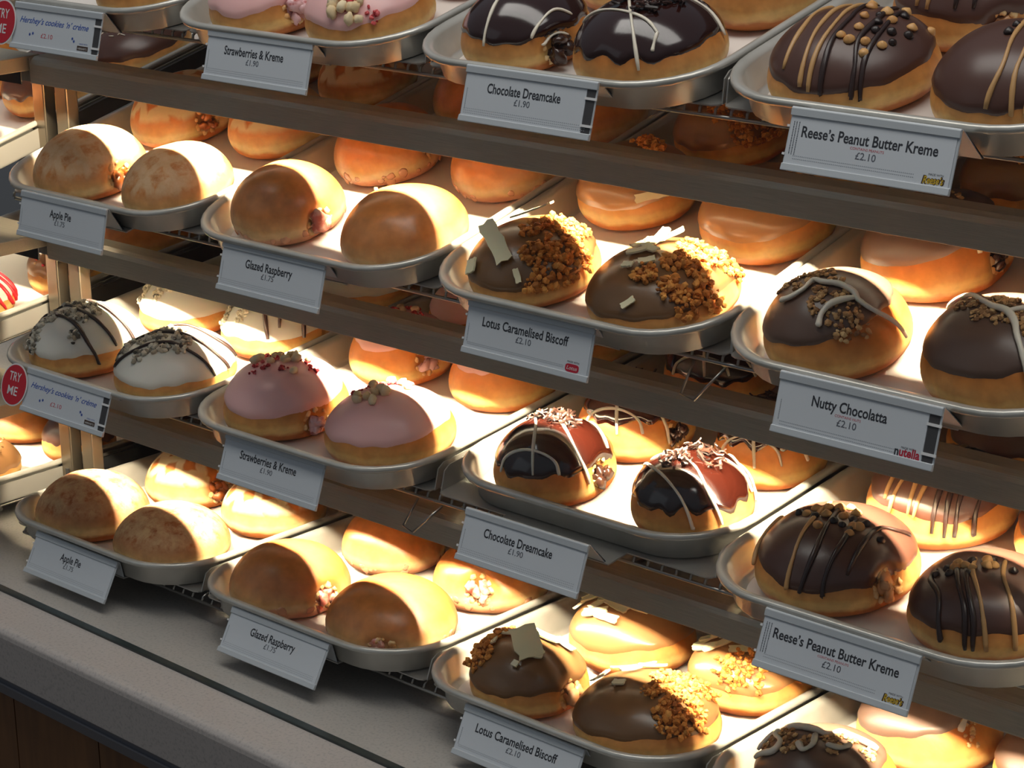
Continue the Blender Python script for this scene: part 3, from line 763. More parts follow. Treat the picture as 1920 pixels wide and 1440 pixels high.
def doughnut(fl, key, slot, u, v, R, H, var=0, hole=None, hz=.36, label=None, **kw):
    _seed[0] += 1; sd = _seed[0]
    nm, lk = LOOK[fl]; x, dv = TRAY[key]
    if slot in 'ab':
        lo = R+0.0098
        if v-dv < lo: v = lo+dv
    u = min(max(u, R+0.0098), TW-R-0.0098)
    lab = label or f'{lk}, {WHERE[slot]} of the {trayname(key)}'
    e = empty(nm, TM(key[0]) @ Matrix.Translation((x+u, v, -0.0204)), lab, 'doughnut', 'doughnuts in the trays')
    dents = ((D2(hole), hz, .0120, .0095),) if hole is not None else ()
    b = Bun(R, H+.0018, sd, dents)
    FN[fl](e, b, np.random.RandomState(sd), var, **kw)
    return e, b

# top shelf
doughnut('cookie', 'A1', 'b', .180, .066, .048, .046)
doughnut('pink', 'A2', 'a', .070, .060, .048, .046, 1, hole=-14, hz=.42, pc=[(0, 20)], be=[(10, -28), (6, 18)])
doughnut('pink', 'A2', 'b', .1740, .062, .0490, .046, 2, pc=[(6, -34), (16, -37), (24, -33), (23, -39), (8, -38), (25, -28), (12, -32)], be=[(16, -34), (21, -30), (34, -28), (10, -28)])
doughnut('choc', 'A3', 'a', .0702, .0600, .0459, .046, 3, hole=-18, hz=.3, ln=([(-6, 6), (-1, -18), (2, -33), (3, -43)], [(39, 4), (34, -5), (33, -19), (32, -29)], [(38, -26), (41, -13), (44, -4)]), cf=[(0, 8), (-8, 2)])
doughnut('choc', 'A3', 'b', .1790, .0560, .0510, .048, 4, ln=([(-20, 16), (-8, -2), (15, -29), (26, -42)], [(-40, -12), (-16, -16), (0, -18), (19, -20), (30, -24)], [(29, -23), (31, -33)], [(6, 24), (23, 20), (35, 21), (46, 18)]),
         cf=[(-4, -5), (9, -12), (14, -10), (16, 2), (22, 9), (-8, -8), (10, -4), (-4, 1), (6, 8)])
doughnut('reese', 'A4', 'a', .0749, .0660, .0525, .047, 5,
         tan=([(-24, 20), (-24, 2), (-21, -16), (-18, -42)], [(-14, 26), (-12, 6), (-9, -17), (-4, -39), (-2, -50)], [(-8, 30), (-4, 6), (0, -15), (2, -36), (4, -51)]),
         dark=([(-4, 36), (-1, 22), (5, -5), (7, -26), (10, -41), (12, -52)], [(14, 30), (19, 6), (20, -19), (26, -35), (28, -46)], [(22, 26), (26, -1), (28, -24), (31, -38), (32, -43)]),
         ch=[(2, 22), (6, 16), (11, 1), (15, -11), (19, 12), (26, 6), (36, 10), (38, 25), (22, 26), (10, -22), (16, -23), (24, -19), (32, -15), (27, -26)], dc=[(21, -1), (24, -8), (31, -3), (38, 3), (35, -9), (27, 17), (18, 6)])
doughnut('reese', 'A4', 'b', .1880, .0620, .0500, .050, 6, tan=([(-6, 30), (-1, 17), (5, -10), (10, -30), (8, -47)], [(10, 12), (16, -16), (18, -31), (22, -46)], [(18, 6), (24, -24), (27, -35), (28, -43)]),
         dark=([(34, 6), (38, -30)],), ch=[(14, 4), (20, -6), (24, 6), (28, 0)], dc=[(-1, 5), (0, -5), (8, 4), (10, 14)])
doughnut('choc', 'A3', 'ra', .0760, .1730, .0450, .048, 7)
doughnut('choc', 'A3', 'rb', .1890, .1678, .0452, .050, 8, edge=.58)
doughnut('reese', 'A4', 'ra', .0932, .1760, .0530, .052, 9, hole=-40, hz=.3, tan=([(-16, 20), (-14, -20), (-12, -46)], [(-6, 20), (-4, -20), (-4, -48)]), dark=([(8, 20), (12, -20), (14, -46)], [(16, 20), (22, -20), (24, -42)]), ch=[(20, 6)])
doughnut('pink', 'A2', 'rb', .1850, .1740, .0460, .046, 10)
# second shelf
doughnut('apple', 'B1', 'a', .0745, .0600, .0489, .046, 0, hole=-4)
doughnut('apple', 'B1', 'b', .1850, .0660, .0461, .044, 0)
doughnut('apple', 'B1', 'ra', .0690, .1742, .0478, .049, 2, hole=-12)
doughnut('apple', 'B1', 'rb', .1830, .1830, .0445, .049, 2)
doughnut('glaze', 'B2', 'a', .0650, .0640, .0455, .048, 1, hole=-8, hz=.25)
doughnut('glaze', 'B2', 'b', .1880, .0660, .0485, .045, 0, hole=160, hz=.6)
doughnut('glaze', 'B2', 'ra', .0663, .1749, .0452, .049, 1, hole=14, hz=.5)
doughnut('glaze', 'B2', 'rb', .1850, .1832, .0440, .049, 1)
doughnut('lotus', 'B3', 'a', .0680, .0580, .0470, .042, 2, cr=[(7, -4), (15, 9), (24, 20), (27, -11), (21, -21), (40, -12), (38, 3), (34, -28), (30, 8), (10, 14), (33, -36)],
         sh=((9, -33, 31, 12, 137, .02, 15), (-20, 9, 36, 8, 4, .02, 6), (-19, -36, 11, 10, 20), (20, -36, 10, 4, -50)))
doughnut('lotus', 'B3', 'b', .1790, .0600, .0510, .040, 4,
         sh=((-16, 7, 16, 7, 60), (-10, 13, 15, 8, 20), (-8, 13, 18, 8, 40, .06, 14), (-5, 1, 15, 6, -20), (-12, -4, 14, 6, 30), (-7, -20, 8, 5, 10), (3, -13, 11, 6, 40), (9, -42, 10, 4, 60), (-8, 6, 16, 8, 80, .06, 16)))
doughnut('lotus', 'B3', 'ra', .0633, .1790, .0440, .048, 3, cr=[(4, 10), (16, 6)], n=90, sh=((25, -31, 24, 6, 48, .02, 6),))
doughnut('lotus', 'B3', 'rb', .1850, .1700, .0470, .050, 3, cr=[(4, -14), (12, -10), (22, -8), (28, -14), (14, -20), (20, 4)], n=220)
doughnut('nutty', 'B4', 'a', .0680, .0560, .0462, .049, 1)
doughnut('nutty', 'B4', 'b', .1820, .0600, .0490, .050, 2, zig=([(-40, 10), (-24, 8), (-12, 0), (-2, -4), (8, -6), (16, -12), (22, -20), (34, -32)], [(8, -6), (16, 3), (30, 6)]), nc=[(-16, 1), (-4, -5), (9, -12), (-6, -11), (-21, -2), (-4, 5), (18, -4), (4, 6), (24, -10)], til=.05)
doughnut('nutty', 'B4', 'ra', .0700, .1668, .0493, .052, 3, hole=6, zig=([(30, 6), (34, -8), (40, -16)],), nc=[(10, 10), (30, 6)], n=24)
doughnut('apple', 'B1', 'tb', .1830, .2880, .0450, .046, 2)
doughnut('apple', 'B1', 'ta', .0700, .2880, .0450, .046, 2)
doughnut('glaze', 'B2', 'ta', .0680, .2880, .0450, .046, 0)
doughnut('glaze', 'B2', 'tb', .1840, .2880, .0450, .046, 0)
doughnut('lotus', 'B3', 'ta', .0680, .2880, .0450, .046, 5)
doughnut('lotus', 'B3', 'tb', .1840, .2860, .0460, .046, 5)
doughnut('lotus', 'B4', 'ta', .0700, .2860, .0480, .048, 4, sh=((-14, -16, 46, 6, 40), (-20, -8, 40, 6, 44), (-8, -22, 36, 6, 30)), label='shaded caramel doughnut with white shards seen above the light bar, second shelf')
doughnut('nutty', 'B4', 'tb', .1850, .2840, .0480, .048, 4)
doughnut('nutty', 'B4', 'rb', .1860, .1740, .0490, .050, 4)
# third shelf
doughnut('cookie', 'C1', 'a', .0660, .0580, .0491, .048, 1, st=([(-22, -26), (-12, -20), (2, -19), (21, -20), (35, -22), (45, -20)], [(-42, -6), (-22, 0), (9, -5), (30, -5), (46, -3)], [(-40, 14), (-14, 16), (7, 14), (29, 13), (46, 16)], [(-44, -20), (-36, -18), (-26, -14)]),
         cr=[(-16, -14), (-2, -14), (3, -11), (2, -2), (3, 6), (18, 3), (13, -14), (18, -12), (-17, -24), (-16, -33), (-9, -42), (-25, -38), (24, -26), (-9, -23), (-22, 4), (-11, 8), (8, 8), (-20, -30)])
doughnut('cookie', 'C1', 'b', .1800, .0620, .0510, .044, 2)
doughnut('cookie', 'C1', 'ra', .0760, .1680, .0470, .046, 3, st=([(-10, 30), (20, 24), (40, 10)],))
doughnut('cookie', 'C1', 'rb', .1850, .1700, .0478, .046, 4, st=([(-30, -20), (-10, -14), (12, -20), (30, -34)], [(-10, 10), (16, 0), (34, -24)], [(10, 26), (32, 8), (46, -10)]))
doughnut('pink', 'C2', 'a', .0670, .0580, .0490, .050, 3, hole=-10, hz=.28, pc=[(-18, -4), (-6, 6), (2, 10), (4, 2), (14, 16), (-4, -6), (20, -5)], be=[(-17, 5), (-11, -13), (-2, -14), (1, 13), (14, 12), (25, 10), (-7, -24), (12, -8), (-4, 1)])
doughnut('pink', 'C2', 'b', .1785, .0634, .0503, .046, 4, pc=[(-14, 2), (-3, -8), (5, -5), (5, -18), (-14, -15), (-9, -20), (-9, 15), (8, 14), (-4, -15), (0, 18)], be=[(-22, -8), (-18, 2), (-16, 10), (-6, 16), (-10, 8), (-1, 24)])
doughnut('pink', 'C2', 'ra', .0747, .1800, .0440, .049, 5, hole=-12, hz=.4, edge=.72)
doughnut('pink', 'C2', 'rb', .1840, .1850, .0440, .049, 6, edge=.72)
doughnut('choc', 'C3', 'a', .0740, .0660, .0446, .049, 5, hole=10)
doughnut('choc', 'C3', 'b', .1930, .0850, .0428, .048, 6, ln=([(-36, -4), (-20, -16), (2, -26), (18, -31), (29, -34)], [(-28, 8), (-15, 0), (10, -8), (28, -17), (40, -18)], [(4, 34), (17, 26), (36, 18)], [(16, 14), (30, 22)], [(10, 36), (26, 30), (38, 20)], [(-26, -8), (-15, 0), (-8, 12), (2, 16)]),
         cf=[(-9, -12), (-5, -3), (-7, 13), (8, 6), (17, 2), (1, 11), (3, -7), (-9, -7), (10, 14)])
doughnut('choc', 'C3', 'ra', .0770, .1660, .0440, .048, 7, hole=2, edge=.62)
doughnut('choc', 'C3', 'rb', .1900, .1790, .0420, .048, 8, edge=.62)
doughnut('reese', 'C4', 'a', .0720, .0620, .0530, .048, 7, hole=-14, hz=.36, tan=([(-40, 0), (-42, -12), (-40, -27), (-36, -38)], [(-14, 16), (-10, -4), (-7, -26), (-3, -42), (-1, -53)]),
         dark=([(-2, 8), (3, -13), (8, -33), (9, -46), (8, -52)], [(14, 4), (19, -18), (20, -34), (21, -45), (23, -49)], [(36, 26), (33, 16), (28, 6), (29, -13), (31, -34)]),
         ch=[(-17, -7), (-4, -4), (6, 0), (3, 12), (17, -6), (20, -4), (19, -13), (-15, 1), (-2, -16), (-8, 4), (-2, 8), (10, 8)], dc=[(-23, -6), (34, -2), (21, 2), (13, 0), (11, -9), (4, -8), (-10, -8)])
doughnut('reese', 'C4', 'b', .1830, .0600, .0490, .046, 8, tan=([(-8, 0), (-1, -15), (14, -31), (24, -42)], [(8, 6), (15, -8), (27, -20), (37, -32)]), dark=([(-26, -14), (-24, -23), (-11, -35), (-5, -45), (-1, -49)], [(-12, -14), (-3, -27), (8, -38), (13, -47)], [(-6, -14), (2, -26), (14, -39), (17, -45)]),
         ch=[(-14, -9), (-9, -10), (-3, -12), (3, -6), (6, -3), (-14, -13), (0, 0)], dc=[(-19, -14), (-23, -19), (-14, -19), (-3, -17), (17, 0), (-8, -4), (2, 2)])
doughnut('reese', 'C4', 'ra', .0817, .1700, .0500, .050, 9, tan=([(-26, 10), (-18, -14), (-16, -42)], [(-20, 14), (-8, -16), (-10, -48)], [(-4, 20), (0, -20), (4, -47)], [(4, 24), (8, -20), (8, -47)]), dark=([(12, 20), (16, -20), (20, -45)], [(18, 20), (22, -20), (27, -42)], [(24, 16), (28, -20), (32, -38)], [(34, 16), (38, -20), (40, -30)]), ch=[(12, -8)], edge=.55)
doughnut('reese', 'C4', 'rb', .1900, .1740, .0500, .050, 10, label='unstriped chocolate iced doughnut, second row right of the peanut butter tray, third shelf')
doughnut('cookie', 'C1', 'tb', .1830, .2840, .0460, .046, 5)
doughnut('pink', 'C2', 'ta', .0680, .2820, .0460, .046, 7)
doughnut('pink', 'C2', 'tb', .1830, .2820, .0460, .046, 8)
doughnut('choc', 'C3', 'ta', .0700, .2780, .0460, .046, 9)
doughnut('choc', 'C3', 'tb', .1830, .2780, .0460, .046, 10)
doughnut('reese', 'C4', 'ta', .0700, .2820, .0480, .046, 11, label='unstriped chocolate iced doughnut, third row of the peanut butter tray, third shelf')
# bottom shelf
doughnut('apple', 'D1', 'a', .0700, .0630, .0505, .048, 1)
doughnut('apple', 'D1', 'b', .1785, .0640, .0500, .044, 1)
doughnut('apple', 'D1', 'ra', .0780, .1740, .0470, .047, 2, hole=-8)
doughnut('apple', 'D1', 'rb', .1870, .1720, .0470, .046, 2)
doughnut('glaze', 'D2', 'a', .0680, .0630, .0483, .049, 1, hole=0, hz=.30)
doughnut('glaze', 'D2', 'b', .1800, .0680, .0515, .046, 1, hole=-55, hz=.18)
doughnut('glaze', 'D2', 'ra', .0680, .1800, .0450, .048, 1)
doughnut('glaze', 'D2', 'rb', .1830, .1760, .0470, .048, 1, hole=-60, hz=.45)
doughnut('lotus', 'D3', 'a', .0760, .0550, .0440, .044, 6, hole=2, hz=.33, cr=[(-28, -14), (-20, -26), (-33, -17), (-26, 2), (-30, -8)], n=210, cs=1.15,
         sh=((18, -16, 26, 20, 150, .06, 12), (16, -13, 14, 8, 20), (7, 10, 24, 9, 5), (19, 15, 16, 7, 10), (-21, -12, 12, 4, -60), (-16, -2, 14, 4, 10), (11, -26, 5, 5, 0)))
doughnut('lotus', 'D3', 'b', .1800, .0630, .0520, .042, 8, cr=[(25, -1), (13, -12), (6, 7), (16, 14), (31, -14), (32, 4), (44, -2), (40, -16), (33, -24), (20, 17), (30, 24)],
         sh=((-24, 14, 32, 6, 50), (-34, -8, 16, 6, 80), (-12, 20, 20, 6, 30), (-11, -17, 9, 6, 20), (-18, 4, 16, 5, 60)))
doughnut('lotus', 'D3', 'ra', .0860, .1600, .0480, .050, 7, cr=None,
         sh=((-31, -15, 22, 6, 60), (-9, -30, 22, 7, 20), (3, -32, 20, 7, 0), (-4, -14, 26, 6, 40), (-22, -14, 24, 7, 30), (15, -16, 24, 6, 10), (4, -22, 22, 7, -10), (-30, -4, 24, 6, 50), (10, -8, 26, 7, 30), (-12, -22, 18, 6, 60)))
doughnut('lotus', 'D3', 'rb', .1930, .1640, .0455, .046, 9, cr=[(9, -29), (21, -28), (22, -21), (13, -36), (28, -30), (4, -34), (16, -14)], n=200, sh=((-24, -18, 22, 6, 30), (-19, -25, 22, 6, 10), (-9, -22, 26, 6, 50), (11, -18, 26, 6, 40), (-18, -14, 26, 6, 30), (-4, -10, 26, 6, 40)))
doughnut('nutty', 'D4', 'a', .0780, .0590, .0490, .051, 5, zig=([(-34, -4), (-32, -10), (-22, -19), (-23, -26), (-38, -22)], [(-42, -14), (-36, 0), (-24, -2), (-6, -3), (2, -4), (6, 5), (14, 6), (28, 12)], [(-9, -19), (-2, -24), (1, -18), (-4, -8)], [(8, -14), (16, -10), (18, -2)]),
         nc=[(-35, -13), (-20, -15), (-12, -22), (-6, -14), (4, -4), (9, 5), (15, 6), (28, 4), (-28, -6), (12, -12)])
doughnut('nutty', 'D4', 'ra', .0840, .1720, .0500, .052, 6, zig=([(30, -4), (34, -12), (36, -22)],), nc=[(36, -6), (40, -16), (30, 4)], n=40)
doughnut('nutty', 'D4', 'rb', .1940, .1740, .0500, .052, 7)
# trays left of the posts
def other(key, fn, nm, label, u, v, R, H, hole=None):
    _seed[0] += 1; sd = _seed[0]; x, dv = TRAY[key]
    e = empty(nm, TM(key[0]) @ Matrix.Translation((x+u, v, -0.0204)), label, 'doughnut', 'doughnuts in the trays')
    b = Bun(R, H, sd, ((D2(hole), .4, .0085, .006),) if hole is not None else ()); fn(e, b, np.random.RandomState(sd))
def o_choc(n):
    def f(o, b, rg):
        dough(b, M['dough'], o); icing(b, .42, .03, .0, 0, M['choc_satin'], o, seed=n)
        if n:
            mb = MB()
            for X, Y in scatter(b, rg, n, 0, 0, .034, .034, 0):
                nr = b.normal(X, Y); p = b.top(X, Y, .002); a = rg.uniform(0, 6.28); B = rot_to(nr, a)
                mb.tube([p+B[:, 0]*-.0028, p+B[:, 0]*.0028], .0006, 5)
            mb.build('sugar_strands', M['white_drizzle'], o, True, 'stuff')
    return f
def o_red(o, b, rg):
    dough(b, M['dough'], o); icing(b, .40, .03, 0, 0, M['white_icing'], o, seed=3)
    stripes(b, 30, (-.026, -.014, -.002, .010, .022), .0019, M['red_drizzle'], o, 'icing_stripe', seed=4)
def o_fleck(o, b, rg):
    dough(b, M['dough'], o); icing(b, .36, .05, 0, 0, M['caramel'], o, seed=5)
    crumbs(b, rg, scatter(b, rg, 60, 0, 0, .036, .036), .001, .0026, M['nut'], o, 'chopped_nuts')
    crumbs(b, rg, scatter(b, rg, 16, .012, -.01, .016, .016), .001, .0022, M['berry'], o, 'strawberry_pieces')
def o_plain(o, b, rg): dough(b, M['dough'], o)
def o_spr(o, b, rg):
    dough(b, M['dough'], o); icing(b, .45, .04, 0, 0, M['caramel'], o, seed=6)
    crumbs(b, rg, scatter(b, rg, 26, 0, -.008, .034, .03), .0014, .0028, M['biscuit_piece'], o, 'biscuit_pieces')
    crumbs(b, rg, scatter(b, rg, 12, 0, -.008, .03, .03), .0012, .0022, M['berry'], o, 'strawberry_pieces')
other('B0', o_choc(6), 'chocolate_doughnut', 'plain chocolate iced doughnut just left of the posts, second shelf', .178, .178, .044, .050)
other('B0', o_plain, 'plain_doughnut', 'golden plain doughnut at the photo left edge, second shelf', .160, .066, .046, .046)
other('B0', o_choc(46), 'chocolate_doughnut', 'dark chocolate doughnut with white strands, shaded at the back left of the second shelf', .172, .288, .054, .040)
other('B0', o_plain, 'plain_doughnut', 'golden plain doughnut beside the chocolate one, far left of the second shelf', .068, .180, .046, .046)
other('C0', o_red, 'striped_doughnut', 'white iced doughnut with red stripes, left edge of the third shelf', .180, .068, .047, .046)
other('C0', o_spr, 'crumb_doughnut', 'caramel doughnut with crumbs just left of the posts, third shelf', .200, .176, .040, .050)
other('C0', o_plain, 'plain_doughnut', 'shaded plain doughnut at the back left of the third shelf', .185, .285, .048, .046)
other('D0', o_fleck, 'nut_fleck_doughnut', 'caramel doughnut with nut flecks and red pieces, left edge of the bottom shelf', .185, .064, .047, .042)
other('D0', o_choc(0), 'chocolate_doughnut', 'chocolate topped doughnut just left of the posts, bottom shelf', .202, .176, .036, .046)
other('D0', o_plain, 'plain_doughnut', 'long plain doughnut behind the nut flecked one, far left of the bottom shelf', .105, .190, .052, .040)
other('D0', o_choc(0), 'chocolate_doughnut', 'chocolate topped doughnut at the very back left of the bottom shelf', .195, .290, .046, .044)

# ------------------------------------------------------------------ price tags
_txt = {}
def text_mesh(s, shear=0.0, bold=0.0):
    k = (s, shear, bold)
    if k in _txt: return _txt[k]
    cu = bpy.data.curves.new('lettering', 'FONT'); cu.body = s; cu.size = 1.0; cu.shear = shear; cu.resolution_u = 3; cu.offset = bold
    o = bpy.data.objects.new('lettering', cu); C.objects.link(o)
    dg = bpy.context.evaluated_depsgraph_get(); dg.update()
    me = bpy.data.meshes.new_from_object(o.evaluated_get(dg), depsgraph=dg)
    V = np.array([v.co[:] for v in me.vertices]); F = [tuple(p.vertices) for p in me.polygons]
    bpy.data.objects.remove(o); bpy.data.meshes.remove(me); bpy.data.curves.remove(cu)
    _txt[k] = (V, F); return V, F
def lettering(parent, name, s, x0, x1, y, cap, m, z=0.0002, shear=0.0, bold=0.0, wave=0.0, rot=0.0):
    """text fitted between x0 and x1, capital height cap, baseline y"""
    V, F = text_mesh(s, shear, bold); V = V.copy()
    Hc = 0.73
    lo, hi = V[:, 0].min(), V[:, 0].max()
    P = np.zeros((len(V), 3)); P[:, 0] = x0+(V[:, 0]-lo)/(hi-lo)*(x1-x0); P[:, 1] = y+V[:, 1]*cap/Hc; P[:, 2] = z
    if rot:
        c, s_ = math.cos(rot), math.sin(rot); cx, cy = x0, y
        Q = P.copy(); Q[:, 0] = cx+(P[:, 0]-cx)*c-(P[:, 1]-cy)*s_; Q[:, 1] = cy+(P[:, 0]-cx)*s_+(P[:, 1]-cy)*c; P = Q
    return mesh_obj(name, P, F, m, parent, False)
def ellipse(cx, cy, rx, ry, z, n=40):
    return [(cx+rx*math.cos(2*math.pi*i/n), cy+ry*math.sin(2*math.pi*i/n), z) for i in range(n)]
def plate_poly(parent, name, P, m, th_=0.0002):
    n = len(P); V = list(P)+[(x, y, z+th_) for x, y, z in P]
    F = [(j, (j+1) % n, n+(j+1) % n, n+j) for j in range(n)]+[tuple(range(n))[::-1], tuple(range(n, 2*n))]
    return mesh_obj(name, V, F, m, parent, False)

TAGW, TAGH = 0.112, 0.0367
TAGS = {'A1': (-0.4380, -0.1985, 0.4497, .262), 'A2': (-0.2011, -0.1990, 0.4491, .262), 'A3': (0.0630, -0.2035, 0.4503, .275), 'A4': (0.3230, -0.2060, 0.4525, .30),
        'B1': (-0.446, -0.2022, 0.2959, .2284), 'B2': (-0.1947, -0.2015, 0.2927, .2719), 'B3': (0.0573, -0.2005, 0.2915, .2542), 'B4': (0.3237, -0.2126, 0.296, .2767),
        'C1': (-0.4524, -0.2056, 0.1441, .3347), 'C2': (-0.204, -0.2011, 0.1397, .3473), 'C3': (0.0526, -0.2028, 0.1408, .3648), 'C4': (0.3151, -0.2107, 0.1411, .3881),
        'D1': (-0.4662, -0.2007, -0.0078, .5054), 'D2': (-0.2067, -0.2024, -0.0058, .5243), 'D3': (0.0517, -0.2068, -0.0075, .4654)}
SLOT = ('A1', 'A3', 'B4', 'C1')
WORDS = {'1B': None}
def tag(k, x, y, z, l):
    c, s = math.cos(l), math.sin(l)
    mt = Matrix(((1, 0, 0, x), (0, s, -c, y), (0, c, s, z), (0, 0, 0, 1)))
    kind = FLAV[k]
    t = empty('price_tag', mt, f'grey tent price tag hooked below the front of the {kind} tray, {SHELF[k[0]]}', 'price tag', 'price tags on the tray fronts')
    W_, H_ = TAGW, TAGH
    m = MB(); th_ = 0.0009
    prof = [(-H_, -th_), (-H_, .0016), (-H_+.0008, .0016), (-H_+.0042, .0012), (-H_+.0042, .0), (-.0050, .0), (-.0050, .0012), (-.0006, .0014), (0.0004, .0006), (.0004, -th_*1.6), (-.0008, -th_)]
    m.extrude(prof, (0, W_))
    h = m.build('holder', M['tag'], t); bevel(h, 0.0003, 1)
    # back leg from the crease down to the carrier tongue
    Tm = TM(k[0]); inv = mt.inverted()
    p1 = Vector((0, 0.0002, -th_*1.2)); p2 = inv @ (Tm @ Vector((0, 0.0105, -0.0226))); p3 = inv @ (Tm @ Vector((0, 0.0125, -0.0226)))
    P = [(p1.y, p1.z), (p2.y, p2.z), (p3.y, p3.z)]; g = MB()
    V = []
    for xx in (0.0005, W_-0.0005):
        for a, b in P: V.append((xx, a, b))
        for a, b in P[::-1]: V.append((xx, a+0.0002, b-0.0008))
    n = 6
    g.add(V, [(j, (j+1) % n, n+(j+1) % n, n+j) for j in range(n)]+[tuple(range(n))[::-1], tuple(range(n, 2*n))])
    g.build('back_leg', M['tag'], t)
    cw = W_*0.925 if k in SLOT else W_*0.985
    cd = MB(); cd.box((0.0010, -H_+.0036, 0.00005), (cw, -.0046, 0.00035)); card = cd.build('card', M['card'], t)
    if k in SLOT:
        sl = MB(); sl.box((cw+.0003, -H_+.0042, 0.00002), (W_-.0012, -.0050, 0.0002)); sl.build('empty_slot', M['slot'], t)
        cl = MB()
        for yy in (-.0108, -.0278): cl.box((cw-.0004, yy-.0008, .0002), (W_+.0008, yy+.0008, .0009))
        cl.build('clip', M['white'], t)
    else:
        cl = MB()
        for yy in (-.0110, -.0272): cl.box((-.0012, yy-.0007, -.0004), (.0006, yy+.0007, .0006))
        cl.build('clip', M['white'], t)
    zt = 0.00042
    def fx(f): return f*W_
    def fy(f): return -f*H_
    def dots(rows, x0, x1):
        d = MB()
        for fy_ in rows:
            n = 64
            for i in range(n):
                xx = fx(x0)+(fx(x1)-fx(x0))*i/(n-1); d.add([(xx-.00035, fy(fy_)-.00022, zt), (xx+.00035, fy(fy_)-.00022, zt), (xx+.00035, fy(fy_)+.00022, zt), (xx-.00035, fy(fy_)+.00022, zt)], [(0, 1, 2, 3)])
        d.build('dotted_border', M['ink_dot'], card)
    def fine(x0, x1, rows, m_=M['ink_dot'], vertical=False):
        d = MB(); rg = random.Random(ord(k[0])*7+ord(k[1]))
        for r in rows:
            p = x0
            while p < x1:
                ln = rg.uniform(.012, .04)
                a, b = p, min(x1, p+ln)
                if vertical: q = [(fx(r)-.0003, fy(b)), (fx(r)+.0003, fy(b)), (fx(r)+.0003, fy(a)), (fx(r)-.0003, fy(a))]
                else: q = [(fx(a), fy(r)-.0003), (fx(b), fy(r)-.0003), (fx(b), fy(r)+.0003), (fx(a), fy(r)+.0003)]
                d.add([(u_, v_, zt) for u_, v_ in q], [(0, 1, 2, 3)]); p = b+.008
        d.build('fine_print', m_, card)
    Ltr = lambda nm, s_, x0, x1, yb, cap, mm, **kw: lettering(card, nm, s_, fx(x0), fx(x1), fy(yb), cap*H_, mm, zt, **kw)
    if kind == 'white iced':
        Ltr('title', 'Hershey\u2019s cookies \u2018n\u2019 cr\u00e8me', .075, .865, .42, .135, M['ink_blue'], shear=.42, bold=.012)
        Ltr('price', '\u00a32.10', .34, .475, .70, .10, M['ink_red'])
        fl = MB()
        for qx, qy in ((.21, .66), (.245, .63), (.70, .62), (.72, .67)):
            for a in range(3):
                ca, sa = math.cos(a*1.047), math.sin(a*1.047); r_ = .0013
                px, py = fx(qx), fy(qy)
                fl.add([(px-ca*r_-sa*.0003, py-sa*r_+ca*.0003, zt), (px-ca*r_+sa*.0003, py-sa*r_-ca*.0003, zt), (px+ca*r_+sa*.0003, py+sa*r_-ca*.0003, zt), (px+ca*r_-sa*.0003, py+sa*r_+ca*.0003, zt)], [(0, 1, 2, 3)])
        fl.build('snowflakes', M['ink_blue'], card)
        plate_poly(card, 'logo_block', [(fx(a), fy(b), zt) for a, b in ((.765, .84), (.885, .84), (.885, .745), (.765, .745))], M['logo_brown'], .0001)
        lettering(card, 'logo_lettering', 'HERSHEY\u2019S', fx(.775), fx(.875), fy(.82), .0016, M['white'], zt+.00016)
        Ltr('made_with', 'MADE WITH', .785, .875, .72, .035, M['ink_blue'])
        st = MB()
        plate_poly(t, 'sticker', ellipse(-.0125, -.0178, .0176, .0182, .0016), M['white'], .0002)
        plate_poly(t, 'sticker_disc', ellipse(-.0125, -.0178, .0163, .0169, .00185), M['sticker_red'], .0002)
        for w_, yy, a, b in (('TRY', -.0145, -.0205, -.0045), ('ME', -.0265, -.0195, -.0060)):
            lettering(t, 'sticker_lettering', w_, a, b, yy, .0078, M['white'], .0022, bold=.01)
    else:
        T_ = {'apple pie': ('Apple Pie', .36, .61, '\u00a31.75'), 'raspberry': ('Glazed Raspberry', .25, .705, '\u00a31.75'), 'pink strawberry': ('Strawberries & Kreme', .18, .745, '\u00a31.90'),
              'glossy chocolate': ('Chocolate Dreamcake', .185, .745, '\u00a31.90'), 'caramel biscuit': ('Lotus Caramelised Biscoff', .135, .815, '\u00a32.10'),
              'peanut butter': ('Reese\u2019s Peanut Butter Kreme', .085, .895, '\u00a32.10'), 'nutty chocolate': ('Nutty Chocolatta', .225, .69, '\u00a32.10')}[kind]
        Ltr('title', T_[0], T_[1], T_[2], .445, .175, M['ink'], bold=.020)
        mid = (T_[1]+T_[2])/2; low = kind in ('peanut butter', 'nutty chocolate')
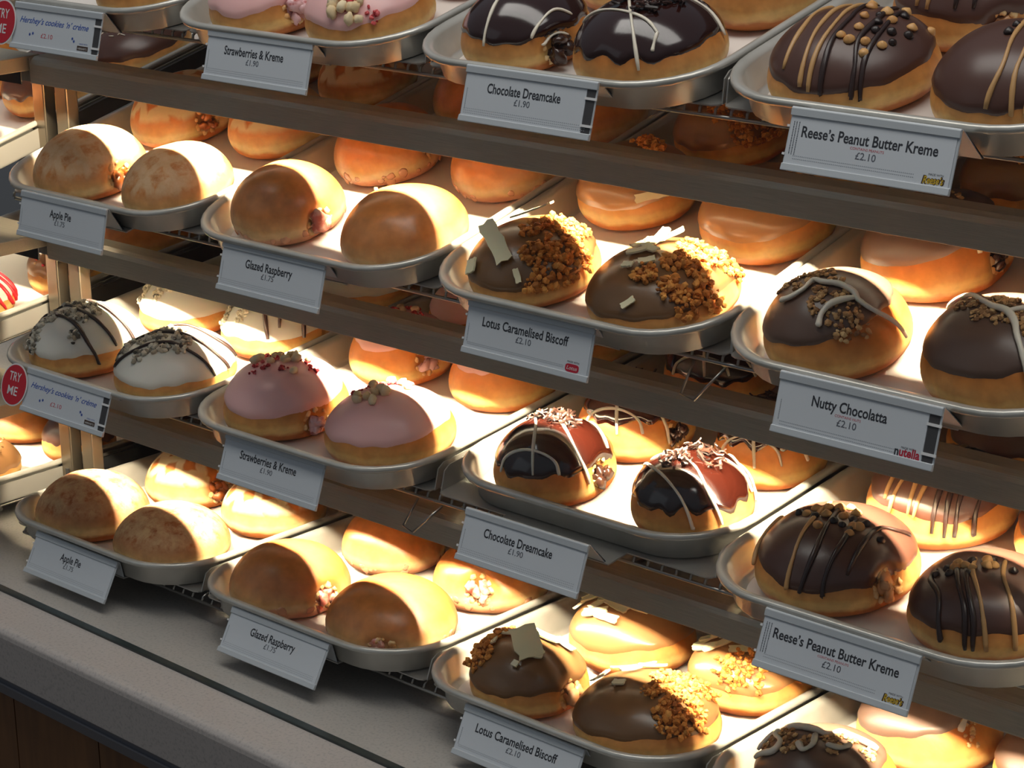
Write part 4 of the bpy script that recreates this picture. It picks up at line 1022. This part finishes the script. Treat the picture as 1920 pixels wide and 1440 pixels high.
        Ltr('price', T_[3], mid-.06, mid+.06, .665 if low else .60, .115, M['ink_grey'], bold=.008)
        if kind == 'peanut butter':
            Ltr('allergen_note', 'CONTAINS PEANUTS', mid-.10, mid+.10, .525, .042, M['ink_red'])
            fine(.22, .74, (.030, .045, .062), M['ink_grey'], True); dots((.755, .80), .06, .78)
            Ltr('made_with', 'MADE WITH', .865, .95, .735, .035, M['ink'])
            for nm_, bd, mm, zz in (('logo_outline', .085, M['logo_brown'], 0), ('logo_lettering', .02, M['logo_yellow'], .0001)):  # brown printed outline beneath the yellow logo letters
                lettering(card, nm_, 'Reese\u2019s', fx(.84 if bd < .05 else .832), fx(.955 if bd < .05 else .963), fy(.86), .0042, mm, zt+zz, shear=.2, bold=bd, rot=.02)
        elif kind == 'nutty chocolate':
            Ltr('allergen_note', 'CONTAINS NUTS', mid-.08, mid+.08, .525, .042, M['ink_red'])
            fine(.45, .78, (.035,), M['ink_dot'], True); dots((.80, .85), .05, .76)
            Ltr('made_with', 'MADE WITH', .80, .885, .76, .035, M['ink'])
            lettering(card, 'logo_lettering', 'n', fx(.765), fx(.79), fy(.875), .0052, M['ink'], zt, bold=.03)
            lettering(card, 'logo_lettering', 'utella', fx(.793), fx(.915), fy(.875), .0052, M['logo_red'], zt, bold=.03)
        elif kind == 'caramel biscuit':
            fine(.45, .78, (.03,), M['ink_dot'], True); dots((.79, .82), .04, .80)
            Ltr('made_with', 'MADE WITH', .83, .92, .715, .035, M['ink'])
            rb = []
            for i in range(28):
                a = 2*math.pi*i/28; rb.append((fx(.872)+.0058*math.copysign(abs(math.cos(a))**.5, math.cos(a)), fy(.805)+.0027*math.copysign(abs(math.sin(a))**.6, math.sin(a)), zt))
            plate_poly(card, 'logo_badge', rb, M['logo_red'], .0001)
            lettering(card, 'logo_lettering', 'Lotus', fx(.832), fx(.912), fy(.835), .0026, M['white'], zt+.00016, shear=.25)
        else:
            fine(.40, .78, (.03,), M['ink_dot'], True); dots((.76, .80, .84), .03, .95)
for k, v in TAGS.items(): tag(k, *v)
